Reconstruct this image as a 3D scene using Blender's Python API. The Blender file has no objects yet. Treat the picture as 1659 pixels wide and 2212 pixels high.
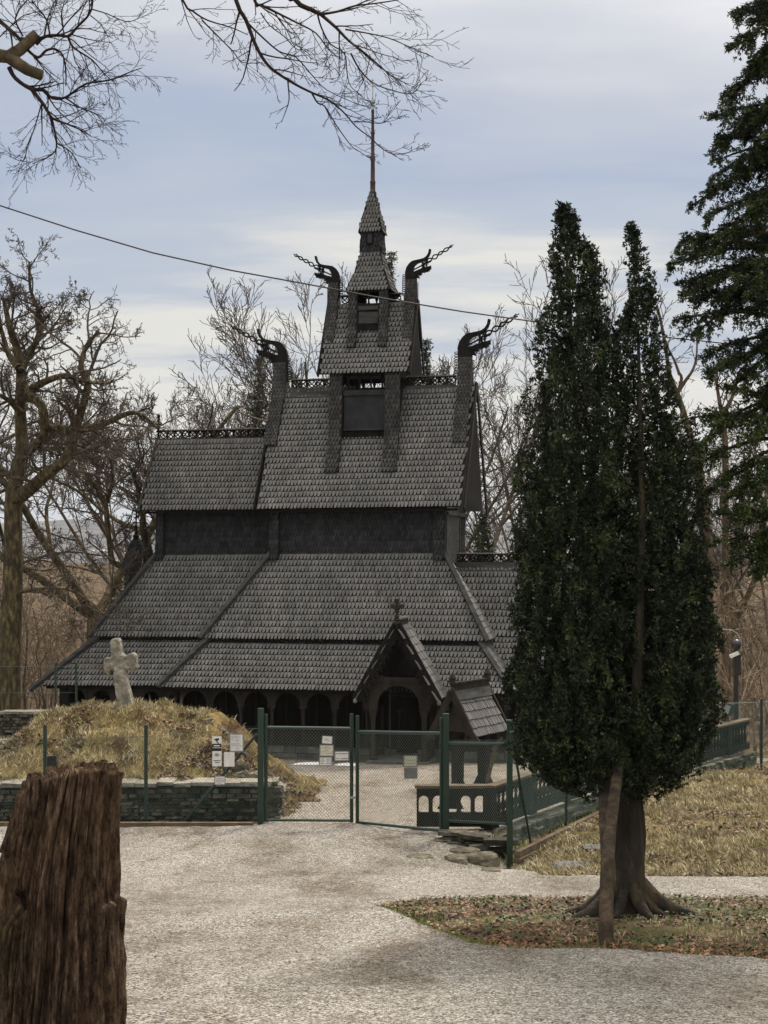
import bpy, math, random
import numpy as np
from mathutils import Vector, Matrix
R = math.radians
SKYK, SUNE, EXPO, HAZE, ZEN = .69, 2.8, 0.58, 0.00008, 1.55
random.seed(11); rng = np.random.default_rng(11)
sc = bpy.context.scene
col = sc.collection
CAMZ = 6.1
def P(u, v, d):            # a point seen at (u, v) of the 1659x2212 overview, d metres away
    return Vector(((u-829.5)/3000*d, d, CAMZ-(v-1180)/3000*d))

# ------------------------------------------------------------------ materials
def newmat(name):
    m = bpy.data.materials.new(name); m.use_nodes = True
    nt = m.node_tree; b = nt.nodes['Principled BSDF']
    return m, nt, b
def N(nt, t, **kw):
    n = nt.nodes.new(t)
    for k, v in kw.items():
        if k in n.inputs.keys() if hasattr(n.inputs, 'keys') else False: n.inputs[k].default_value = v
        else: setattr(n, k, v)
    return n
def ramp(nt, pts):
    r = nt.nodes.new('ShaderNodeValToRGB'); e = r.color_ramp.elements
    while len(e) < len(pts): e.new(0.5)
    for i, (p, c) in enumerate(pts):
        e[i].position = p; e[i].color = (c[0], c[1], c[2], 1)
    return r
def noisemat(name, stops, scale=5, detail=6, rough=.85, bump=.3, bscale=None, stretch=(1,1,1), island=0.0, spec=.3, coord='Object', dist=0.02, kind='noise', rot=None):
    """colour from a noise through a ramp, own bump; island = per-loose-piece brightness spread"""
    m, nt, b = newmat(name); L = nt.links.new
    tc = nt.nodes.new('ShaderNodeTexCoord'); mp = nt.nodes.new('ShaderNodeMapping')
    mp.inputs['Scale'].default_value = stretch
    if rot: mp.inputs['Rotation'].default_value = rot
    L(tc.outputs[coord], mp.inputs[0])
    n = nt.nodes.new('ShaderNodeTexNoise'); n.inputs['Scale'].default_value = scale; n.inputs['Detail'].default_value = detail; n.inputs['Roughness'].default_value = .62
    L(mp.outputs[0], n.inputs['Vector'])
    r = ramp(nt, stops); L(n.outputs['Fac'], r.inputs[0])
    c = r.outputs[0]
    if island:
        g = nt.nodes.new('ShaderNodeNewGeometry')
        mr = nt.nodes.new('ShaderNodeMapRange'); mr.inputs[3].default_value = 1-island; mr.inputs[4].default_value = 1+island
        L(g.outputs['Random Per Island'], mr.inputs[0])
        mx = nt.nodes.new('ShaderNodeVectorMath'); mx.operation = 'SCALE'
        L(c, mx.inputs[0]); L(mr.outputs[0], mx.inputs['Scale']); c = mx.outputs[0]
    L(c, b.inputs['Base Color'])
    b.inputs['Roughness'].default_value = rough; b.inputs['Specular IOR Level'].default_value = spec
    if bump:
        n2 = nt.nodes.new('ShaderNodeTexNoise'); n2.inputs['Scale'].default_value = bscale or scale*3; n2.inputs['Detail'].default_value = 8
        L(mp.outputs[0], n2.inputs['Vector'])
        bp = nt.nodes.new('ShaderNodeBump'); bp.inputs['Strength'].default_value = bump; bp.inputs['Distance'].default_value = dist
        L(n2.outputs['Fac'], bp.inputs['Height']); L(bp.outputs[0], b.inputs['Normal'])
    return m
def g(v, t=(1,1,1)): return (v*t[0], v*t[1], v*t[2])
W = (1.01,1,.985)
M = {}
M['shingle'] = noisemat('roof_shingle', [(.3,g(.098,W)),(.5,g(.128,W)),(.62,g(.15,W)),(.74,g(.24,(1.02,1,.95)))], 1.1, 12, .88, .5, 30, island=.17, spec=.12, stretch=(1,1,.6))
M['shingle_gap_shade'] = noisemat('tar_and_gap_shade', [(.3,(.012,.012,.012)),(.7,(.026,.025,.024))], 3, 6, .88, .3, 40, spec=.12)  # tar tone that also paints in the shade between shingles
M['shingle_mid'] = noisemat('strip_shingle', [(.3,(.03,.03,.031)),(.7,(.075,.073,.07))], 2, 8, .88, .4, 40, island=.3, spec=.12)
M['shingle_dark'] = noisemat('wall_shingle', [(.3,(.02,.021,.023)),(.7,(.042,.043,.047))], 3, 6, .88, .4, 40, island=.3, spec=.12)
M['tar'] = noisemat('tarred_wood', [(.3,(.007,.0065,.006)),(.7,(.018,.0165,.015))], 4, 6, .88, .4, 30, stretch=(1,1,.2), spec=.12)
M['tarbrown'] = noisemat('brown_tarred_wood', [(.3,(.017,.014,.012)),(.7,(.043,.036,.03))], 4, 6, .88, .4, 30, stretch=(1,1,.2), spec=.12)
M['board'] = noisemat('grey_board', [(.3,(.035,.036,.037)),(.55,(.06,.061,.06)),(.8,(.1,.1,.095))], 3, 7, .88, .3, 40, stretch=(.4,1,3), spec=.12)
M['cappale'] = noisemat('lichen_cap_wood', [(.3,(.08,.075,.065)),(.6,(.17,.16,.13)),(.8,(.2,.16,.07))], 6, 8, .8, .5, 40)
M['spire'] = noisemat('spire_wood', [(.35,(.02,.018,.016)),(.6,(.075,.042,.028))], 2.5, 6, .6, .3, 30)
M['rod'] = noisemat('pale_rod', [(.3,(.35,.33,.3)),(.7,(.5,.48,.44))], 9, 3, .5, 0)
M['stone_blk'] = noisemat('foundation_stone', [(.3,(.05,.05,.047)),(.6,(.1,.1,.09)),(.8,(.14,.14,.125))], 5, 8, .9, .6, 20, island=.35)
M['wallstone'] = noisemat('dry_wall_stone', [(.28,(.018,.019,.014)),(.48,(.06,.058,.042)),(.62,(.12,.11,.082)),(.76,(.3,.27,.2))], 7, 12, .92, .9, 30, island=.75, dist=.03)
M['capstone'] = noisemat('cap_stone', [(.28,(.1,.093,.078)),(.5,(.2,.187,.155)),(.75,(.36,.34,.29))], 9, 10, .92, .8, 30, island=.25)
M['crossstone'] = noisemat('cross_stone', [(.3,(.1,.095,.075)),(.45,(.19,.175,.14)),(.58,(.29,.27,.23)),(.75,(.5,.48,.42))], 6, 10, .92, 1, 22, dist=.03)
M['rock'] = noisemat('rock', [(.3,(.04,.038,.024)),(.5,(.115,.1,.07)),(.7,(.25,.23,.18))], 4, 10, .92, 1, 14, dist=.05)
M['slate'] = noisemat('slate_rock', [(.3,(.05,.053,.06)),(.7,(.13,.135,.15))], 5, 8, .8, .6, 14)
M['green'] = noisemat('green_paint', [(.3,(.005,.022,.015)),(.7,(.01,.04,.027))], 6, 5, .35, .1, 40, spec=.6)
M['greendark'] = noisemat('worn_green_paint', [(.3,(.008,.02,.015)),(.7,(.014,.034,.025))], 6, 5, .5, .1, 40, spec=.5)
M['wire'] = noisemat('fence_wire', [(.3,(.045,.06,.05)),(.7,(.08,.1,.085))], 6, 2, .45, 0, spec=.6)
M['wiregreen'] = noisemat('green_fence_wire', [(.3,(.04,.08,.07)),(.7,(.07,.12,.1))], 6, 2, .5, 0, spec=.5)
M['white'] = noisemat('white_sign', [(.3,(.6,.6,.58)),(.7,(.74,.73,.7))], 9, 3, .5, 0)
M['cream'] = noisemat('cream_sign', [(.3,(.55,.54,.42)),(.7,(.68,.66,.52))], 9, 3, .5, 0)
M['ink'] = noisemat('black_print', [(.3,(.012,.012,.013)),(.7,(.02,.02,.022))], 9, 2, .5, 0)
M['inkgrey'] = noisemat('grey_print', [(.3,(.17,.16,.16)),(.7,(.24,.23,.23))], 9, 2, .5, 0)
M['plastic'] = noisemat('grey_laminate', [(.3,(.16,.16,.155)),(.7,(.26,.26,.25))], 9, 2, .25, 0, spec=.6)
M['black'] = noisemat('black_housing', [(.3,(.01,.01,.011)),(.7,(.02,.02,.022))], 9, 2, .45, 0, spec=.5)
M['steel'] = noisemat('grey_steel', [(.3,(.2,.21,.21)),(.7,(.32,.33,.33))], 9, 3, .4, 0, spec=.6)
M['barkoak'] = noisemat('mossy_bark', [(.3,(.02,.016,.01)),(.45,(.05,.04,.024)),(.56,(.1,.078,.036)),(.68,(.2,.17,.09))], 9, 12, .95, 1, 20, stretch=(1,1,.35), dist=.06)
M['barkgrey'] = noisemat('grey_bark', [(.3,(.045,.036,.026)),(.5,(.1,.08,.056)),(.75,(.16,.13,.095))], 5, 8, .95, .7, 20, stretch=(1,1,.4), dist=.03)
M['twig'] = noisemat('twig_bark', [(.3,(.045,.035,.026)),(.7,(.1,.079,.058))], 5, 3, .9, 0)
M['twigpale'] = noisemat('pale_twig_bark', [(.3,(.13,.098,.065)),(.7,(.25,.19,.13))], 3, 3, .9, 0)
M['brush'] = noisemat('brown_twigs', [(.3,(.075,.05,.035)),(.7,(.15,.11,.078))], 3, 3, .9, 0)
M['barkred'] = noisemat('reddish_bark', [(.3,(.035,.023,.016)),(.5,(.08,.055,.038)),(.65,(.15,.105,.075)),(.8,(.24,.18,.13))], 5, 8, .95, .8, 20, stretch=(1,1,.4))
M['barkdark'] = noisemat('dark_twig', [(.3,(.016,.011,.009)),(.7,(.035,.022,.018))], 5, 3, .9, .2)
M['cutlimb'] = noisemat('mottled_limb_bark', [(.3,(.03,.022,.014)),(.5,(.075,.058,.035)),(.7,(.15,.12,.075))], 7, 8, .9, .6, 16, stretch=(1,1,1))
M['barkyew'] = noisemat('yew_bark', [(.3,(.016,.012,.009)),(.5,(.045,.033,.022)),(.72,(.11,.08,.05))], 8, 10, .95, 1, 26, stretch=(1,1,.22), dist=.04)
M['barkbig'] = noisemat('dark_trunk_bark', [(.3,(.015,.013,.011)),(.52,(.035,.028,.022)),(.68,(.075,.058,.03)),(.82,(.15,.11,.06))], 6, 10, .95, 1, 22, stretch=(1,1,.25), dist=.05)
def leafmat(name, a, b_, c, ns=2.2):
    m, nt, b = newmat(name); L = nt.links.new
    gi = nt.nodes.new('ShaderNodeNewGeometry'); r = ramp(nt, [(0,a),(.6,b_),(1,c)])
    tc = nt.nodes.new('ShaderNodeTexCoord'); n = nt.nodes.new('ShaderNodeTexNoise'); n.inputs['Scale'].default_value = ns; n.inputs['Detail'].default_value = 3
    L(tc.outputs['Object'], n.inputs['Vector'])
    mt = nt.nodes.new('ShaderNodeMath'); mt.operation = 'MULTIPLY_ADD'; mt.inputs[1].default_value = .55
    L(gi.outputs['Random Per Island'], mt.inputs[0])
    m2 = nt.nodes.new('ShaderNodeMath'); m2.operation = 'MULTIPLY_ADD'; m2.inputs[1].default_value = 1.6; m2.inputs[2].default_value = -.55
    L(n.outputs['Fac'], m2.inputs[0]); L(m2.outputs[0], mt.inputs[2]); L(mt.outputs[0], r.inputs[0]); L(r.outputs[0], b.inputs['Base Color'])
    b.inputs['Roughness'].default_value = .6; b.inputs['Specular IOR Level'].default_value = .25
    return m
M['yew'] = leafmat('yew_needles', (.005,.008,.004), (.019,.029,.013), (.095,.13,.048), 5)
M['cypress'] = leafmat('cypress_sprays', (.006,.011,.005), (.025,.04,.014), (.11,.15,.04), 5)
M['cypress_light'] = leafmat('fresh_cypress_sprays', (.012,.02,.007), (.045,.07,.018), (.15,.2,.045), 5)
M['spruce'] = leafmat('spruce_needles', (.01,.018,.01), (.025,.04,.018), (.06,.07,.03))
M['grass'] = leafmat('dry_grass', (.085,.062,.034), (.33,.282,.16), (.7,.645,.44), 3.2)
M['grassgreen'] = leafmat('green_grass', (.045,.065,.016), (.13,.145,.04), (.3,.28,.1))
M['leaves'] = leafmat('dead_leaves', (.022,.012,.008), (.11,.058,.034), (.33,.21,.13), 3)
M['ivy'] = leafmat('ground_ivy', (.012,.025,.008), (.035,.065,.015), (.09,.12,.03))
M['snow'] = noisemat('snow', [(.3,(.7,.72,.75)),(.7,(.85,.86,.88))], 6, 4, .6, .3, 8)

def gravelmat(name, tint, bright, patch):
    m, nt, b = newmat(name); L = nt.links.new
    tc = nt.nodes.new('ShaderNodeTexCoord')
    vo = nt.nodes.new('ShaderNodeTexVoronoi'); vo.inputs['Scale'].default_value = 84; vo.inputs['Randomness'].default_value = 1
    L(tc.outputs['Object'], vo.inputs['Vector'])
    sp = nt.nodes.new('ShaderNodeSeparateColor'); L(vo.outputs['Color'], sp.inputs[0])
    r = ramp(nt, [(.06,g(.06*bright,tint)),(.3,g(.2*bright,tint)),(.5,g(.42*bright,tint)),(.7,g(.74*bright,tint)),(.92,g(1.1*bright,tint))])
    vb = nt.nodes.new('ShaderNodeTexVoronoi'); vb.inputs['Scale'].default_value = 30; L(tc.outputs['Object'], vb.inputs['Vector']); sb = nt.nodes.new('ShaderNodeSeparateColor'); L(vb.outputs['Color'], sb.inputs[0])
    av = nt.nodes.new('ShaderNodeMix'); av.inputs[0].default_value = .2; L(sp.outputs[0], av.inputs[2]); L(sb.outputs[0], av.inputs[3]); L(av.outputs[0], r.inputs[0])
    # broad worn and damp patches
    n = nt.nodes.new('ShaderNodeTexNoise'); n.inputs['Scale'].default_value = .55; n.inputs['Detail'].default_value = 9; n.inputs['Roughness'].default_value = .7
    mp = nt.nodes.new('ShaderNodeMapping'); mp.inputs['Scale'].default_value = (1.0,.5,1); L(tc.outputs['Object'], mp.inputs[0]); L(mp.outputs[0], n.inputs['Vector'])
    r2 = ramp(nt, [(.3,g(1-patch,(1.03,1,.95))),(.48,(.86,.85,.83)),(.62,(1.05,1.05,1.05))]); L(n.outputs['Fac'], r2.inputs[0])
    # medium mottling
    n3 = nt.nodes.new('ShaderNodeTexNoise'); n3.inputs['Scale'].default_value = 9; n3.inputs['Detail'].default_value = 8; n3.inputs['Roughness'].default_value = .75
    L(tc.outputs['Object'], n3.inputs['Vector'])
    r3 = ramp(nt, [(.3,(.74,.7,.65)),(.5,(.98,.97,.96)),(.7,(1.08,1.08,1.08))]); L(n3.outputs['Fac'], r3.inputs[0])
    m1 = nt.nodes.new('ShaderNodeMix'); m1.data_type = 'RGBA'; m1.blend_type = 'MULTIPLY'; m1.inputs[0].default_value = 1
    L(r.outputs[0], m1.inputs[6]); L(r2.outputs[0], m1.inputs[7])
    m2 = nt.nodes.new('ShaderNodeMix'); m2.data_type = 'RGBA'; m2.blend_type = 'MULTIPLY'; m2.inputs[0].default_value = 1
    L(m1.outputs[2], m2.inputs[6]); L(r3.outputs[0], m2.inputs[7])
    n4 = nt.nodes.new('ShaderNodeTexNoise'); n4.inputs['Scale'].default_value = .9; n4.inputs['Detail'].default_value = 12; n4.inputs['Roughness'].default_value = .78
    mp4 = nt.nodes.new('ShaderNodeMapping'); mp4.inputs['Location'].default_value = (7.3,2.2,0); mp4.inputs['Scale'].default_value = (.8,.35,1); L(tc.outputs['Object'], mp4.inputs[0]); L(mp4.outputs[0], n4.inputs['Vector'])
    k4 = ramp(nt, [(.5,(0,0,0)),(.62,(.85,.85,.85))]); L(n4.outputs['Fac'], k4.inputs[0])
    m4 = nt.nodes.new('ShaderNodeMix'); m4.data_type = 'RGBA'; m4.blend_type = 'MULTIPLY'; L(k4.outputs[0], m4.inputs[0]); L(m2.outputs[2], m4.inputs[6]); m4.inputs[7].default_value = (.52,.45,.37,1); m2 = m4
    L(m2.outputs[2], b.inputs['Base Color']); b.inputs['Roughness'].default_value = .9; b.inputs['Specular IOR Level'].default_value = .2
    bp = nt.nodes.new('ShaderNodeBump'); bp.inputs['Strength'].default_value = .9; bp.inputs['Distance'].default_value = .012; bp.invert = True
    L(vo.outputs['Distance'], bp.inputs['Height'])
    bp2 = nt.nodes.new('ShaderNodeBump'); bp2.inputs['Strength'].default_value = .3; bp2.inputs['Distance'].default_value = .05
    L(n3.outputs['Fac'], bp2.inputs['Height']); L(bp.outputs[0], bp2.inputs['Normal']); L(bp2.outputs[0], b.inputs['Normal'])
    return m
M['gravel'] = gravelmat('light_gravel', (1.03,.985,.915), .55, .42)
M['gravelyard'] = gravelmat('courtyard_gravel', (1.06,.985,.88), .62, .25)
def soilmat(name, soil, straw, green, sc=.8):
    m, nt, b = newmat(name); L = nt.links.new
    tc = nt.nodes.new('ShaderNodeTexCoord')
    def nz(s, d=8, st=(1,1,1), ro=.65):
        mp = nt.nodes.new('ShaderNodeMapping'); mp.inputs['Scale'].default_value = st; L(tc.outputs['Object'], mp.inputs[0])
        n = nt.nodes.new('ShaderNodeTexNoise'); n.inputs['Scale'].default_value = s; n.inputs['Detail'].default_value = d; n.inputs['Roughness'].default_value = ro
        L(mp.outputs[0], n.inputs['Vector']); return n
    a = nz(sc, 6); f = nz(14, 10, (1,.6,1), .8)
    r1 = ramp(nt, [(.3,g(.4,soil)),(.5,soil),(.75,g(1.8,soil))]); L(f.outputs['Fac'], r1.inputs[0])
    r2 = ramp(nt, [(.3,g(.35,straw)),(.5,straw),(.75,g(1.5,straw))]); L(f.outputs['Fac'], r2.inputs[0])
    k = ramp(nt, [(.42,(0,0,0)),(.56,(1,1,1))]); L(a.outputs['Fac'], k.inputs[0])
    mx = nt.nodes.new('ShaderNodeMix'); mx.data_type = 'RGBA'; L(k.outputs[0], mx.inputs[0]); L(r1.outputs[0], mx.inputs[6]); L(r2.outputs[0], mx.inputs[7])
    a2 = nz(1.7, 7); k2 = ramp(nt, [(.52,(0,0,0)),(.66,(.8,.8,.8))]); L(a2.outputs['Fac'], k2.inputs[0])
    mx2 = nt.nodes.new('ShaderNodeMix'); mx2.data_type = 'RGBA'; L(k2.outputs[0], mx2.inputs[0]); L(mx.outputs[2], mx2.inputs[6]); mx2.inputs[7].default_value = (*green,1)
    L(mx2.outputs[2], b.inputs['Base Color']); b.inputs['Roughness'].default_value = .95; b.inputs['Specular IOR Level'].default_value = .1
    bp = nt.nodes.new('ShaderNodeBump'); bp.inputs['Strength'].default_value = 1; bp.inputs['Distance'].default_value = .05
    L(f.outputs['Fac'], bp.inputs['Height']); L(bp.outputs[0], b.inputs['Normal'])
    return m
M['ground'] = soilmat('soil_and_grass', (.06,.04,.026), (.2,.155,.075), (.09,.1,.03), 1.3)
M['moundm'] = soilmat('mound_grass', (.075,.045,.024), (.24,.18,.08), (.13,.125,.04), 1.4)
M['bedm'] = soilmat('leaf_bed_soil', (.065,.048,.032), (.17,.135,.075), (.09,.105,.03), 1.4)
M['wood'] = soilmat('woodland_floor', (.06,.044,.03), (.12,.085,.055), (.05,.055,.025), .5)
M['hillm'] = noisemat('far_hill', [(.3,(.04,.045,.055)),(.5,(.08,.085,.095)),(.62,(.13,.13,.135)),(.7,(.4,.4,.4))], .05, 8, .95, 0)
M['timber'] = noisemat('weathered_timber', [(.3,(.06,.045,.03)),(.6,(.15,.115,.075)),(.8,(.24,.2,.13))], 6, 8, .9, .6, 30, stretch=(1,1,4))
def stumpmat():
    m, nt, b = newmat('rotten_stump_wood'); L = nt.links.new
    tc = nt.nodes.new('ShaderNodeTexCoord')
    def nz(s, d, st, ro=.65):
        mp = nt.nodes.new('ShaderNodeMapping'); mp.inputs['Scale'].default_value = st; L(tc.outputs['Object'], mp.inputs[0])
        n = nt.nodes.new('ShaderNodeTexNoise'); n.inputs['Scale'].default_value = s; n.inputs['Detail'].default_value = d; n.inputs['Roughness'].default_value = ro
        L(mp.outputs[0], n.inputs['Vector']); return n
    f = nz(48, 14, (1,1,.22), .85); f2 = nz(160, 8, (1,1,.6), .85); bl = nz(9, 12, (1,1,.45), .8); mo = nz(3.2, 8, (1,1,.7))
    r = ramp(nt, [(.38,(.006,.004,.003)),(.44,(.06,.036,.024)),(.49,(.135,.087,.058)),(.54,(.25,.17,.115)),(.62,(.54,.43,.32))]); 
    ad = nt.nodes.new('ShaderNodeMath'); ad.operation='MULTIPLY_ADD'; ad.inputs[1].default_value=.45; L(bl.outputs['Fac'], ad.inputs[0])
    s2 = nt.nodes.new('ShaderNodeMath'); s2.operation='MULTIPLY_ADD'; s2.inputs[1].default_value=.7; s2.inputs[2].default_value=-.1; L(f.outputs['Fac'], s2.inputs[0]); L(s2.outputs[0], ad.inputs[2]); L(ad.outputs[0], r.inputs[0])
    # green algae low down on the shaded left flank
    sx = nt.nodes.new('ShaderNodeSeparateXYZ'); L(tc.outputs['Object'], sx.inputs[0])
    mr = nt.nodes.new('ShaderNodeMapRange'); mr.inputs[1].default_value = 1.0; mr.inputs[2].default_value = .35; L(sx.outputs[2], mr.inputs[0])
    mrx = nt.nodes.new('ShaderNodeMapRange'); mrx.inputs[1].default_value = .05; mrx.inputs[2].default_value = -.16; L(sx.outputs[0], mrx.inputs[0])
    k = ramp(nt, [(.4,(0,0,0)),(.52,(.9,.9,.9))]); L(mo.outputs['Fac'], k.inputs[0])
    mu = nt.nodes.new('ShaderNodeMath'); mu.operation='MULTIPLY'; L(mr.outputs[0], mu.inputs[0]); L(k.outputs[0], mu.inputs[1])
    mu2 = nt.nodes.new('ShaderNodeMath'); mu2.operation='MULTIPLY'; L(mu.outputs[0], mu2.inputs[0]); L(mrx.outputs[0], mu2.inputs[1])
    ta = nz(2.6, 10, (1.4,1,.8), .75); kt = ramp(nt, [(.5,(0,0,0)),(.6,(.8,.8,.8))]); L(ta.outputs['Fac'], kt.inputs[0])
    rt = ramp(nt, [(.4,(.07,.04,.022)),(.5,(.22,.14,.075)),(.6,(.45,.33,.2))]); L(ad.outputs[0], rt.inputs[0])
    mt_ = nt.nodes.new('ShaderNodeMix'); mt_.data_type='RGBA'; L(kt.outputs[0], mt_.inputs[0]); L(r.outputs[0], mt_.inputs[6]); L(rt.outputs[0], mt_.inputs[7])
    mx = nt.nodes.new('ShaderNodeMix'); mx.data_type='RGBA'; L(mu2.outputs[0], mx.inputs[0]); L(mt_.outputs[2], mx.inputs[6]); mx.inputs[7].default_value=(.05,.062,.018,1)
    L(mx.outputs[2], b.inputs['Base Color']); b.inputs['Roughness'].default_value=.92; b.inputs['Specular IOR Level'].default_value=.15
    bp = nt.nodes.new('ShaderNodeBump'); bp.inputs['Strength'].default_value=1; bp.inputs['Distance'].default_value=.02; L(f.outputs['Fac'], bp.inputs['Height'])
    bp2 = nt.nodes.new('ShaderNodeBump'); bp2.inputs['Strength'].default_value=.8; bp2.inputs['Distance'].default_value=.008; L(f2.outputs['Fac'], bp2.inputs['Height']); L(bp.outputs[0], bp2.inputs['Normal'])
    L(bp2.outputs[0], b.inputs['Normal']); return m
M['stump'] = stumpmat()

# ------------------------------------------------------------------ mesh collector
class MB:
    def __init__(s): s.v = []; s.f = []; s.dk = set(); s.cuts = []
    def nxt(s): s.cuts.append((len(s.v), len(s.f)))       # next piece: built as an object of its own
    def add(s, vs, fs):
        n = len(s.v); s.v += [tuple(p) for p in vs]; s.f += [tuple(n+i for i in f) for f in fs]
    def box(s, c, d, m=None):
        x, y, z = d[0]/2, d[1]/2, d[2]/2
        vs = [Vector((a*x, b*y, e*z)) for a in (-1,1) for b in (-1,1) for e in (-1,1)]
        if m is not None: vs = [m @ p for p in vs]
        c = Vector(c); s.add([p+c for p in vs], [(0,1,3,2),(4,6,7,5),(0,4,5,1),(2,3,7,6),(0,2,6,4),(1,5,7,3)])
    def beam(s, a, b, w, h, up=(0,0,1)):       # box from a to b; w across, h along up
        a = Vector(a); b = Vector(b); d = (b-a); l = d.length; d.normalize()
        sd = d.cross(Vector(up)); sd = sd.normalized() if sd.length > 1e-5 else Vector((1,0,0)); u = sd.cross(d)
        vs = [a+d*(l*e)+sd*(w/2*i)+u*(h/2*j) for e in (0,1) for i in (-1,1) for j in (-1,1)]
        s.add(vs, [(0,2,3,1),(4,5,7,6),(0,1,5,4),(2,6,7,3),(0,4,6,2),(1,3,7,5)])
    def prism(s, poly, o, ax, ay, n, t):       # 2D outline in frame (ax, ay), thickness t centred along n
        o = Vector(o); ax = Vector(ax); ay = Vector(ay); n = Vector(n); k = len(poly)
        a = [o+ax*p[0]+ay*p[1]-n*(t/2) for p in poly]; b = [o+ax*p[0]+ay*p[1]+n*(t/2) for p in poly]
        s.add(a+b, [tuple(range(k-1,-1,-1)), tuple(range(k,2*k))]+[(i,(i+1)%k,k+(i+1)%k,k+i) for i in range(k)])
    def tube(s, pts, rad, n=6, cap=True):
        pts = [Vector(p) for p in pts]; m = len(pts)
        if not hasattr(rad, '__len__'): rad = [rad]*m
        d0 = (pts[1]-pts[0]).normalized()
        ref = Vector((0,0,1)) if abs(d0.z) < .9 else Vector((1,0,0))
        a = d0.cross(ref).normalized(); vs = []
        for i in range(m):
            d = (pts[min(i+1,m-1)]-pts[max(i-1,0)]).normalized()
            a = (a-d*a.dot(d)); a = a.normalized() if a.length > 1e-6 else d.orthogonal().normalized(); b = d.cross(a)
            for k in range(n):
                t = 2*math.pi*k/n; vs.append(pts[i]+a*(math.cos(t)*rad[i])+b*(math.sin(t)*rad[i]))
        fs = [(i*n+k, i*n+(k+1)%n, (i+1)*n+(k+1)%n, (i+1)*n+k) for i in range(m-1) for k in range(n)]
        if cap: fs += [tuple(range(n-1,-1,-1)), tuple(range((m-1)*n, m*n))]
        s.add(vs, fs)
    def lathe(s, o, prof, n=12, sq=0):        # prof: (r, z)
        o = Vector(o); vs = []
        for r, z in prof:
            for k in range(n):
                t = 2*math.pi*(k+.5*(n==4))/n; vs.append(o+Vector((r*math.cos(t), r*math.sin(t), z)))
        m = len(prof)
        s.add(vs, [(i*n+k, i*n+(k+1)%n, (i+1)*n+(k+1)%n, (i+1)*n+k) for i in range(m-1) for k in range(n)]+[tuple(range(n-1,-1,-1)), tuple(range((m-1)*n, m*n))])
    def build(s, name, mat, parent=None, smooth=False):
        if s.cuts:
            r = None; cs = [(0,0)]+[q for q in s.cuts if q[1] < len(s.f)]+[(len(s.v), len(s.f))]
            for (v0,f0),(v1,f1) in zip(cs, cs[1:]):
                if f1 <= f0: continue
                p = MB(); p.v = s.v[v0:v1]; p.f = [tuple(i-v0 for i in f) for f in s.f[f0:f1]]; p.dk = {i-f0 for i in s.dk if f0 <= i < f1}
                o = p.build(name, mat, parent, smooth); r = r or o
            return r
        me = bpy.data.meshes.new(name); me.from_pydata(s.v, [], s.f); me.materials.append(mat)
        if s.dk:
            me.materials.append(M['shingle_gap_shade'])
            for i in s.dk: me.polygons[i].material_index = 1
        if smooth: me.polygons.foreach_set('use_smooth', [True]*len(me.polygons))
        me.update(); o = bpy.data.objects.new(name, me); col.objects.link(o)
        if parent is not None: o.parent = parent
        return o
def npmesh(name, V, F, mat, parent=None, smooth=False):   # V (n,3), F (m,k) arrays
    me = bpy.data.meshes.new(name); k = F.shape[1]
    me.vertices.add(len(V)); me.vertices.foreach_set('co', V.astype(np.float32).ravel())
    me.loops.add(F.size); me.loops.foreach_set('vertex_index', F.astype(np.int32).ravel())
    me.polygons.add(len(F)); me.polygons.foreach_set('loop_start', np.arange(0, F.size, k, dtype=np.int32))
    me.materials.append(mat)
    if smooth: me.polygons.foreach_set('use_smooth', [True]*len(F))
    me.update(calc_edges=True); me.validate()
    o = bpy.data.objects.new(name, me); col.objects.link(o)
    if parent is not None: o.parent = parent
    return o
def empty(name, loc=(0,0,0), rz=0):
    o = bpy.data.objects.new(name, None); o.empty_display_size = .3; o.location = loc; o.rotation_euler = (0,0,rz); col.objects.link(o); return o
def tag(o, label, cat, group=None, kind=None):
    o['label'] = label; o['category'] = cat
    if group: o['group'] = group
    if kind: o['kind'] = kind
    return o
def struct(o, label=None):
    o['kind'] = 'structure'
    if label: o['label'] = label; o['category'] = o.name.split('.')[0].replace('_',' ')
    return o

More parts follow.
